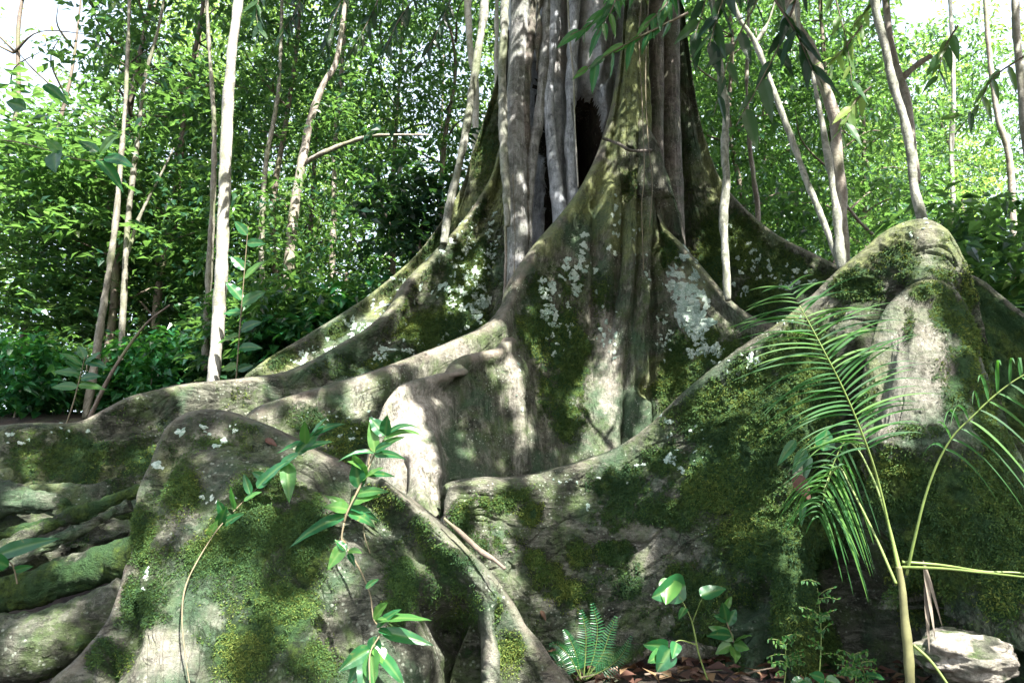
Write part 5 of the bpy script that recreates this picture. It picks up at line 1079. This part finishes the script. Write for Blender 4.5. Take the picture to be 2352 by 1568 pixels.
frond_mesh(PALM, 'right frond leaning out of the picture', [(2082, 1320, 3.3), (2100, 1240, 3.25), (2125, 1140, 3.2), (2155, 1060, 3.15), (2190, 1000, 3.1), (2240, 950, 3.05), (2300, 895, 3.0), (2370, 850, 2.95), (2440, 820, 2.9)], .50, 185, 3, 12, .8, wl=.021)
frond_mesh(PALM, None, [(2072, 1302, 3.3), (2160, 1305, 3.2), (2260, 1315, 3.1), (2352, 1325, 3.0), (2480, 1345, 2.9), (2600, 1400, 2.8)], .62, 200, 4, 12, .8)
frond_mesh(PALM, None, [(2072, 1290, 3.3), (2160, 1297, 3.25), (2260, 1312, 3.15), (2370, 1322, 3.1), (2500, 1400, 3.0)], .75, 150, 5, 8, .8)
V, f = tube([P(*q) for q in [(2098, 1480, 3.3), (2140, 1520, 3.28), (2190, 1590, 3.25)]], [.006, .006, .005], 30, 8, 0, 1, 1); mesh_np('leaf_stalk', V, f, M_STALK, PALM)
# withered hanging leaf
sp = [px_leaf((2120, 1285), (2150, 1480), 3.35, 11, .05, 'lance', (0.3, -1, .2)), px_leaf((2125, 1330), (2135, 1500), 3.36, 9, .05, 'lance', (-.3, -1, .2)), px_leaf((2120, 1285), (2165, 1440), 3.35, 8, .05, 'lance')]
dl = leaf_part(PALM, 'withered_leaf', sp, plain('withered', (.20, .17, .13), .9), 3); dl['label'] = 'grey withered leaf hanging beside the palm stem'

# fern
FERN = empty('fern', P(1330, 1560, 5.3), 'green fern with feathery fronds at the foot of the big root', 'fern')
g = np.random.default_rng(5)
for (pts, ln, sd) in [([(1335, 1560, 5.3), (1325, 1510, 5.28), (1310, 1470, 5.25), (1295, 1445, 5.2)], 26, 1), ([(1340, 1560, 5.3), (1345, 1500, 5.28), (1345, 1450, 5.25), (1335, 1400, 5.2)], 30, 2), ([(1345, 1560, 5.3), (1365, 1500, 5.28), (1372, 1440, 5.25), (1360, 1385, 5.2)], 32, 3),
                      ([(1345, 1560, 5.3), (1380, 1510, 5.28), (1398, 1460, 5.25), (1415, 1415, 5.2)], 30, 4), ([(1330, 1560, 5.3), (1300, 1530, 5.25), (1285, 1505, 5.2), (1265, 1500, 5.1)], 24, 5), ([(1345, 1560, 5.3), (1400, 1530, 5.25), (1430, 1500, 5.2), (1450, 1460, 5.15)], 24, 6), ([(1335, 1560, 5.3), (1310, 1510, 5.2), (1280, 1480, 5.1), (1262, 1480, 5.05)], 24, 7)]:
    w = crom([P(*q) for q in pts], 80); V, f = tube(w[::8], np.linspace(.004, .001, 10), 40, 6, 0, 1, 1)
    fr = mesh_np('frond', V, f, M_STALK, FERN); parts = []; rn = []
    for i in range(22):
        t = .2 + .8 * i / 21; k = min(78, int(t * 79)); T = unit(w[min(79, k + 1)] - w[k - 1])
        for s in (-1, 1):
            S = unit(np.cross(T, VIEW)) * s; L = ln / F * 5.3 * (1 - .85 * t ** 1.6) * 1.15
            Vv, ff, vv = strip_leaf(w[k], unit(S + T * .45), VIEW + g.normal(0, .2, 3), L, .0095, .15, 5, .1, 'lance'); parts.append((Vv, ff, vv)); rn.append(np.full(len(Vv), g.uniform(0, .8)))
    V, f, v = join(parts); mesh_np('leaflets', V, f, M_PLANT, fr, attrs={'vein': v * 0, 'rnd': np.concatenate(rn)})

# small wispy weeds at lower right
for kk, (u, v, d, h, lab) in enumerate([(1880, 1580, 4.6, 250, 'thin dry weed stalk with tiny pale leaflets below the palm fronds'), (1800, 1580, 4.8, 130, 'low ferny weed with lacy leaflets beside the root foot'), (1960, 1600, 4.5, 100, 'tiny lacy weed between the root foot and the palm stem')]):
    g = np.random.default_rng(60 + kk)
    t = empty('weed', P(u, v, d), lab, 'weed')
    w = crom([P(u, v, d), P(u + 6, v - h * .5, d), P(u - 4, v - h, d)], 40); V, f = tube(w[::4], np.linspace(.004, .001, 10), 40, 6, 0, 1, 1); parts = [(V, f, None)]; sp = []
    for i in range(16):
        k = int(g.uniform(10, 39)); a = g.choice([-1, 1]); e = w[k] + np.array([a * g.uniform(.04, .12), g.normal(0, .02), g.uniform(-.01, .05)])
        V, f = tube([w[k], (w[k] + e) / 2 + np.array([0, 0, .01]), e], [.0015] * 3, 8, 4, 0, 1, 1); parts.append((V, f, None))
        for j in range(7):
            q = w[k] + (e - w[k]) * (j / 6); sp.append((q, unit(np.array([g.normal(0, .6), -.3, g.choice([-1, 1]) * .8])), VIEW, .024, .013, .1, 'oval'))
    V, f, _ = join(parts); mesh_np('stem', V, f, M_STALK, t); leaf_part(t, 'foliage', sp, M_PALM, kk)

# leaves caught in the hole of the big root
specs = [([(1890, 1035), (1900, 985), 52, .05, 'oval', 5.2], 'mottled pale green round leaf caught at the top of the root hole', M_PLANT), ([(1828, 1010), (1785, 1070), 22, .1, 'lance', 5.15], 'narrow grey green leaf left of the root hole', M_PLANT), ([(1850, 1030), (1820, 1090), 26, .1, 'lance', 5.15], 'second grey green leaf drooping into the root hole', M_PLANT),
         ([(1822, 1090), (1862, 1150), 42, .1, 'oval', 5.15], 'dead red brown leaf stuck under the root hole', M_LITTER), ([(1860, 1045), (1845, 1110), 20, .1, 'lance', 5.18], 'dark narrow leaf hanging inside the root hole', M_LEAFD), ([(1845, 1150), (1840, 1210), 16, .1, 'lance', 5.1], 'small green leaf hanging below the dead red one', M_PLANT)]
for i, (l, lab, mt) in enumerate(specs):
    s = px_leaf(l[0], l[1], l[5], l[2], l[3], l[4]); V, f, v = strip_leaf(*s[:6], 10, .1, s[6])
    tag(mesh_np('caught_leaf', V, f, mt, attrs={'vein': v, 'rnd': np.full(len(V), .5)}), lab, 'leaf')

g = np.random.default_rng(44)
for key, u, v, lab in [('H', 610, 1010, 'brown dead leaf lying just under the crest of the left foreground hump'), ('H', 780, 1240, 'pinkish dead leaf stuck on the left foreground hump behind the vine stem'), ('F', 1590, 1300, 'small brown dead leaf stuck on the right root above the heart-leaved seedling'), ('B', 240, 1010, 'curled dead leaf resting on the long root at the left edge'), ('F', 1240, 1400, 'small dead leaf caught on the right root above the fern')]:
    sh = SHEETS[key]; q = np.hypot(sh['uv'][..., 0] - u, sh['uv'][..., 1] - v) + (~sh['vis']) * 1e4; ij = np.unravel_index(int(np.argmin(q)), q.shape)
    B = sh['V'][ij] + sh['n'][ij] * .012; V, f, v_ = strip_leaf(B, unit(np.array([g.normal(), -.1, -.6])), sh['n'][ij] + np.array([0, 0, .3]), .085, .045, .1, 10, .25, 'oval', .05, 1)
    tag(mesh_np('fallen_leaf', V, f, M_LITTER, attrs={'vein': v_, 'rnd': np.full(len(V), g.uniform(.4, 1))}), lab, 'leaf')
# pale rock / dead root chunk at lower right
g = np.random.default_rng(3)
c = P(2215, 1505, 4.2); n_, k_ = 60, 80
ph, th = np.meshgrid(np.linspace(0, np.pi, n_), np.linspace(0, 2 * np.pi, k_), indexing='ij')
D = np.stack([np.sin(ph) * np.cos(th), np.sin(ph) * np.sin(th), np.cos(ph)], -1)
rr = 1 + .35 * fbm(D * 1.6 + 4, 4, 2) + .12 * np.round(fbm(D * 2.5, 2, 6) * 3) / 3
V = c + D * rr[..., None] * np.array([.25, .2, .125])
mask = np.zeros((n_ * k_, 4)); mask[:, 3] = 0; mask[:, 2] = .8 * (vn(D * 3, 4) > -.2).ravel()
tag(mesh_np('rock', V.reshape(-1, 3), grid_faces(n_, k_), M_BARK, attrs={'mask': mask}), 'pale jagged rock lying in the dark behind the palm stem', 'rock')

# small fallen sticks on the floor
g = np.random.default_rng(90)
for q, (u, v, du, dv, lab) in enumerate([(1330, 1556, 90, -14, 'thin dead stick lying at the foot of the fern'), (1480, 1548, 70, 10, 'short dead stick on the floor left of the heart-leaved seedling'), (1700, 1550, 80, -18, 'crooked dead stick on the floor right of the heart-leaved seedling'), (1560, 1562, 110, 4, 'long dead stick lying along the bottom edge of the picture')]):
    stick('dead_stick', [(u, v, 5.3), (u + du * .5, v + dv * .3 - 5, 5.3), (u + du, v + dv, 5.35)], [2.5, 2.2, 1.5], lab, 'stick', M_TWIG, q, 24, .004)
# leaf litter
g = np.random.default_rng(21); n_ = 5200
x = g.uniform(-3.5, 5, n_); y = g.uniform(3., 7.2, n_); z = hill(x, y) + .05 + g.uniform(0, .06, n_)
Vv, f = leaf_arrays(np.stack([x, y, z], -1), unit(g.normal(0, 1, (n_, 3)) * np.array([1, 1, .25])), unit(np.array([0, 0, 1]) + g.normal(0, .4, (n_, 3))), g.uniform(.07, .18, n_), g.uniform(.04, .09, n_))
tag(mesh_np('leaf_litter', Vv, f, M_LITTER, attrs={'rnd': np.repeat(g.uniform(0, 1, n_), 5)}), 'dead brown and purple leaves strewn over the dark forest floor', 'leaf litter', kind='stuff')

# ------------------------------------------------------------------ unseen leaf layer added to block the sun, gaps cut for the lit spots
LIT = [(1230, 60, 10, .1), (1190, 100, 10, .12), (1210, 200, 9.95, .08), (1290, 60, 10, .1), (1320, 180, 10.1, .07), (1370, 60, 10.1, .12), (1410, 140, 10.1, .08), (1350, 170, 10.1, .08), (1440, 160, 9.5, .1), (1460, 260, 9.4, .1), (1575, 140, 10.2, .09), (1545, 200, 10.1, .07), (1610, 400, 10.2, .09),
    (1395, 900, 9., .2), (1400, 830, 9., .16), (1380, 1000, 8.8, .16), (1130, 735, 8.5, .1), (1090, 760, 8.3, .1), (1240, 560, 9.0, .08), (1400, 310, 9.4, .1), (1425, 380, 9.4, .1), (1060, 500, 10., .14), (1110, 440, 10.1, .12), (970, 610, 9.7, .12), (920, 680, 9.4, .1), (1040, 470, 10.7, .14), (1000, 530, 10.6, .14), (760, 735, 10.1, .12), (900, 640, 10.5, .12),
    (1120, 260, 10.7, .14), (1080, 370, 10.7, .14), (1620, 330, 10.2, .12), (1650, 430, 10.2, .1), (1560, 860, 9.1, .12), (1540, 900, 9.1, .1), (1620, 940, 6.2, .08), (1470, 990, 6.5, .07), (1360, 1050, 6.7, .08), (1250, 1080, 6.7, .07),
    (860, 1150, 4.2, .05), (720, 930, 7.2, .09),(1195, 40, 10, .10), (1200, 150, 9.95, .09), (1188, 300, 9.9, .06), (1275, 60, 10, .09), (1262, 200, 9.95, .08), (1275, 420, 9.8, .08), (1340, 40, 10.1, .12), (1365, 120, 10.1, .10), (1300, 120, 10.1, .06), (1400, 60, 10.1, .08), (1390, 200, 10.1, .06),
    (1480, 60, 9.6, .09), (1450, 330, 9.4, .08), (1470, 390, 9.4, .07), (1505, 60, 9.9, .07), (1545, 60, 10.1, .06), (1560, 330, 10.1, .06), (1375, 430, 9.3, .08), (1330, 540, 9.3, .07), (1120, 420, 10.1, .08), (1150, 330, 10.2, .07), (1080, 620, 9.9, .07), (1040, 700, 9.8, .08), (1560, 760, 9.2, .05), (1600, 820, 9.1, .06),
    # u, v, depth, radius in metres
    (1362, 700, 9.1, .10), (1350, 860, 9.0, .12), (1398, 790, 9.1, .13), (1410, 870, 9.05, .15), (1385, 940, 8.9, .15), (1402, 1000, 8.8, .15), (1400, 620, 9.2, .08), (1330, 920, 9., .07), (1395, 560, 9.3, .14), (1345, 480, 9.2, .08),
    (930, 900, 7., .18), (930, 960, 6.9, .22), (960, 1030, 6.8, .22), (985, 1110, 6.6, .2), (890, 1050, 6.9, .12), (1172, 840, 8.3, .12), (1180, 900, 8.3, .1), (1188, 980, 8.3, .1), (1150, 810, 8.1, .08),
    (960, 825, 7.9, .10), (1040, 790, 8.1, .16), (1000, 812, 8., .14), (830, 910, 7.5, .13), (825, 880, 7.5, .1), (620, 930, 7., .07), (680, 940, 7.1, .06),
    (870, 700, 10.2, .14), (830, 745, 10.1, .16), (770, 790, 10., .17), (700, 822, 9.8, .2), (660, 835, 9.7, .14), (560, 890, 8., .2), (500, 905, 7.9, .24), (450, 915, 7.7, .18),
    (1100, 480, 10.1, .12), (1070, 520, 10., .12), (1020, 575, 9.9, .10), (1000, 560, 10.6, .13), (940, 620, 10.5, .12), (880, 660, 10.4, .1),
    (1120, 1120, 6.5, .1), (1135, 1160, 6.5, .13), (1130, 1235, 6.4, .13), (1140, 1225, 6.4, .08), (1160, 1290, 6.3, .11), (1028, 1150, 6.3, .1), (1030, 1190, 6.3, .09),
    (2110, 520, 5.1, .2), (2060, 545, 5.2, .18), (2160, 560, 5.05, .2), (2000, 570, 5.3, .13), (1900, 650, 5.6, .12), (1820, 720, 5.75, .1),
    (2040, 780, 4.8, .16), (2085, 730, 4.8, .13), (2120, 820, 4.65, .15), (2055, 870, 4.7, .17), (2115, 920, 4.6, .14), (2020, 940, 4.75, .13), (2090, 975, 4.6, .11), (2175, 800, 4.6, .06),
    (1530, 540, 9.3, .07), (1580, 590, 9.2, .1), (1620, 640, 9.1, .1), (1660, 690, 9., .1), (1700, 712, 8.9, .08), (1510, 480, 9.4, .07), (1440, 230, 9.4, .14), (1420, 290, 9.3, .12), (1455, 120, 9.5, .1), (1465, 10, 9.6, .12),
    (400, 1500, 3.6, .2), (340, 1540, 3.55, .18), (430, 1450, 3.65, .14), (470, 1400, 3.8, .1), (300, 1580, 3.5, .15), (440, 1560, 3.5, .14), (545, 1330, 3.9, .06), (520, 1440, 3.75, .08), (700, 1470, 3.8, .08), (590, 1210, 4., .05), (330, 1330, 3.9, .09),
    (960, 1165, 4.2, .08), (1010, 1215, 4.15, .11), (1060, 1265, 4.1, .14), (1090, 1320, 4.05, .13), (1120, 1370, 4., .10), (1130, 1430, 3.95, .07), (1110, 1540, 3.9, .12), (1195, 1400, 4.1, .07), (1160, 1350, 4.1, .07), (780, 1330, 4., .05), (1010, 1290, 4.1, .07),
    (240, 1285, 4.9, .12), (180, 1310, 4.9, .09), (50, 1130, 5.4, .08), (100, 1130, 5.4, .08), (30, 1230, 5.2, .07), (120, 1460, 4.4, .1),
    (1110, 30, 9.9, .16), (1100, 110, 9.9, .16), (1088, 190, 9.9, .14), (1160, 20, 9.6, .16), (1160, 80, 9.6, .12), (1155, 260, 9.6, .09), (1275, 330, 9.8, .09), (1215, 60, 10, .09), (1255, 100, 9.9, .07), (1205, 540, 9.7, .08), (1190, 620, 9.6, .06),
    (1580, 60, 10.2, .12), (1600, 260, 10.2, .13), (1598, 300, 10.2, .1), (1520, 150, 9.9, .08), (1515, 240, 9.9, .07), (1575, 480, 10.1, .1), (1590, 580, 10.1, .15), (1530, 430, 9.8, .08), (1565, 680, 10., .08), (1690, 500, 10., .08),
    (1664, 200, 8., .1), (1664, 280, 8., .1), (1664, 450, 8., .12), (1666, 560, 7.9, .14), (1668, 640, 7.9, .12), (1760, 170, 6.4, .1), (1880, 490, 6.3, .14), (1925, 560, 6.2, .15), (1905, 540, 6.2, .1), (1925, 470, 6.2, .1), (1790, 240, 6.4, .1), (1850, 180, 8.2, .1), (1875, 210, 8.2, .12), (1900, 260, 8.2, .12), (1930, 360, 8.2, .1),
    (2060, 220, 6.6, .2), (2072, 260, 6.6, .2), (2100, 340, 6.6, .12), (2105, 430, 6.6, .16), (2020, 60, 6.6, .16), (2040, 130, 6.6, .12),
    (2200, 1490, 4.1, .16), (2160, 1520, 4.1, .12), (2270, 1500, 4.1, .1), (2068, 1310, 3.3, .14), (2072, 1380, 3.3, .1), (2045, 1210, 3.3, .1), (2140, 1300, 3.25, .12), (2250, 1310, 3.1, .12), (2330, 1320, 3., .12), (2100, 1220, 3.25, .08),
    (1850, 1000, 3.2, .08), (1900, 900, 3.15, .12), (2060, 860, 3.1, .12), (1840, 780, 3.1, .08), (2290, 970, 3., .12), (2230, 1020, 3.05, .1), (1950, 1060, 3.4, .1),
    (720, 1010, 4.2, .08), (640, 1080, 4.1, .06), (860, 1000, 4.05, .1), (830, 1070, 4., .09), (830, 1190, 3.9, .09), (780, 1290, 3.85, .07), (880, 1410, 3.6, .09), (930, 1430, 3.6, .07), (850, 1520, 3.5, .1), (920, 1480, 3.6, .07), (460, 1260, 3.85, .06), (510, 1190, 4., .06),
    (1525, 1350, 5.1, .06), (1340, 1450, 5.2, .13), (1380, 1430, 5.2, .08), (1520, 1500, 5.1, .1), (1850, 1450, 4.5, .08), (1890, 1270, 4.5, .07),
    (1480, 1240, 6.2, .07), (1690, 930, 6., .08), (1830, 880, 5.5, .1), (1760, 950, 5.7, .07), (1950, 640, 5.4, .1),
]
for q in range(14):      # the whole pale trunk at left stands in the sun
    v = 40 + q * 60; LIT.append((505 + (860 - v) * .05, v, 10.4, .34 if 350 < v < 800 else .2))
g = np.random.default_rng(55)
C0 = np.array([0.0, 7.2, 3.5]); E1 = unit(np.cross(SUN, np.array([0, 0, 1.]))); E2 = np.cross(E1, SUN)
NC = 36000
a = g.uniform(-8.2, 8.2, NC); b = g.uniform(-6.3, 7.3, NC); s = g.uniform(6.5, 11., NC)
Q = C0 + E1 * a[:, None] + E2 * b[:, None] + SUN * s[:, None]
pv = proj(Q); inframe = (pv[:, 2] > 0) & (pv[:, 0] > -250) & (pv[:, 0] < 2600) & (pv[:, 1] > -260) & (pv[:, 1] < 1800)
Ls = g.uniform(.20, .38, NC)
T = np.array([P(u, v, d) for (u, v, d, r) in LIT]); TR = np.array([q[3] for q in LIT])
Ta, Tb = (T - C0) @ E1, (T - C0) @ E2
keep = ~inframe
wob = .07 * fbm(Q * 2.2, 2, 4)
for ta, tb, tr in zip(Ta, Tb, TR):
    keep &= np.hypot(a - ta, b - tb) > tr * 1.0 + .085 + wob
# random small gaps and an open sky towards the far edges
nzg = fbm(np.stack([a, b, 0 * a], -1) * 1.1, 3, 12)
keep &= ~((nzg > .47))
edge = sstep(b, 5.2, 7.2)                       # the wood behind gets the sun
keep &= g.uniform(0, 1, NC) > edge
Qk = Q[keep]; n_ = len(Qk)
U = unit(SUN + g.normal(0, .45, (n_, 3))); D = unit(np.cross(U, g.normal(0, 1, (n_, 3))))
Vv, f = leaf_arrays(Qk - D * Ls[keep][:, None] * .5, D, U, Ls[keep], Ls[keep] * .55)
tag(mesh_np('shade_canopy', Vv, f, M_SHADE_CANOPY, attrs={'rnd': np.repeat(g.uniform(0, 1, n_), 5)}, smooth=False), 'unseen leaf layer added to shade the roots, with gaps cut for the sun patches', 'foliage', kind='stuff')

# ------------------------------------------------------------------ sky, sun, output
w = bpy.data.worlds.new('World'); scene.world = w; w.use_nodes = True
nt = w.node_tree; nt.nodes.clear()
sky = nt.nodes.new('ShaderNodeTexSky'); sky.sky_type = 'NISHITA'; sky.sun_disc = False
sky.sun_elevation = math.asin(SUN[2]); sky.sun_rotation = math.atan2(SUN[0], SUN[1]); sky.dust_density = 5.; sky.air_density = .6; sky.ozone_density = 1.
bg = nt.nodes.new('ShaderNodeBackground'); bg.inputs[1].default_value = .085
out = nt.nodes.new('ShaderNodeOutputWorld'); nt.links.new(sky.outputs[0], bg.inputs[0])
tc = nt.nodes.new('ShaderNodeTexCoord'); sx = nt.nodes.new('ShaderNodeSeparateXYZ'); nt.links.new(tc.outputs['Generated'], sx.inputs[0])   # pale humid haze towards the horizon
mr = nt.nodes.new('ShaderNodeMapRange'); mr.interpolation_type = 'SMOOTHSTEP'; nt.links.new(sx.outputs[2], mr.inputs[0])
mr.inputs[1].default_value = .85; mr.inputs[2].default_value = .35; mr.inputs[3].default_value = 0; mr.inputs[4].default_value = .31
hz = nt.nodes.new('ShaderNodeBackground'); hz.inputs[0].default_value = (.86, .96, 1., 1); nt.links.new(mr.outputs[0], hz.inputs[1])
ad = nt.nodes.new('ShaderNodeAddShader'); nt.links.new(bg.outputs[0], ad.inputs[0]); nt.links.new(hz.outputs[0], ad.inputs[1]); nt.links.new(ad.outputs[0], out.inputs[0])
sl = bpy.data.lights.new('sun', 'SUN'); sl.energy = 5.; sl.angle = R(.5); sl.color = (1., .96, .90)
so = bpy.data.objects.new('sun', sl); col.objects.link(so)
so.rotation_euler = Vector(-SUN).to_track_quat('-Z', 'Y').to_euler()
scene.view_settings.view_transform = 'Standard'; scene.view_settings.look = 'None'
scene.view_settings.exposure = 2.42; scene.view_settings.gamma = 1.
scene.cycles.max_bounces = 7; scene.cycles.diffuse_bounces = 4; scene.cycles.transmission_bounces = 4
scene.cycles.glossy_bounces = 2; scene.cycles.use_denoising = True; scene.cycles.caustics_reflective = False; scene.cycles.caustics_refractive = False
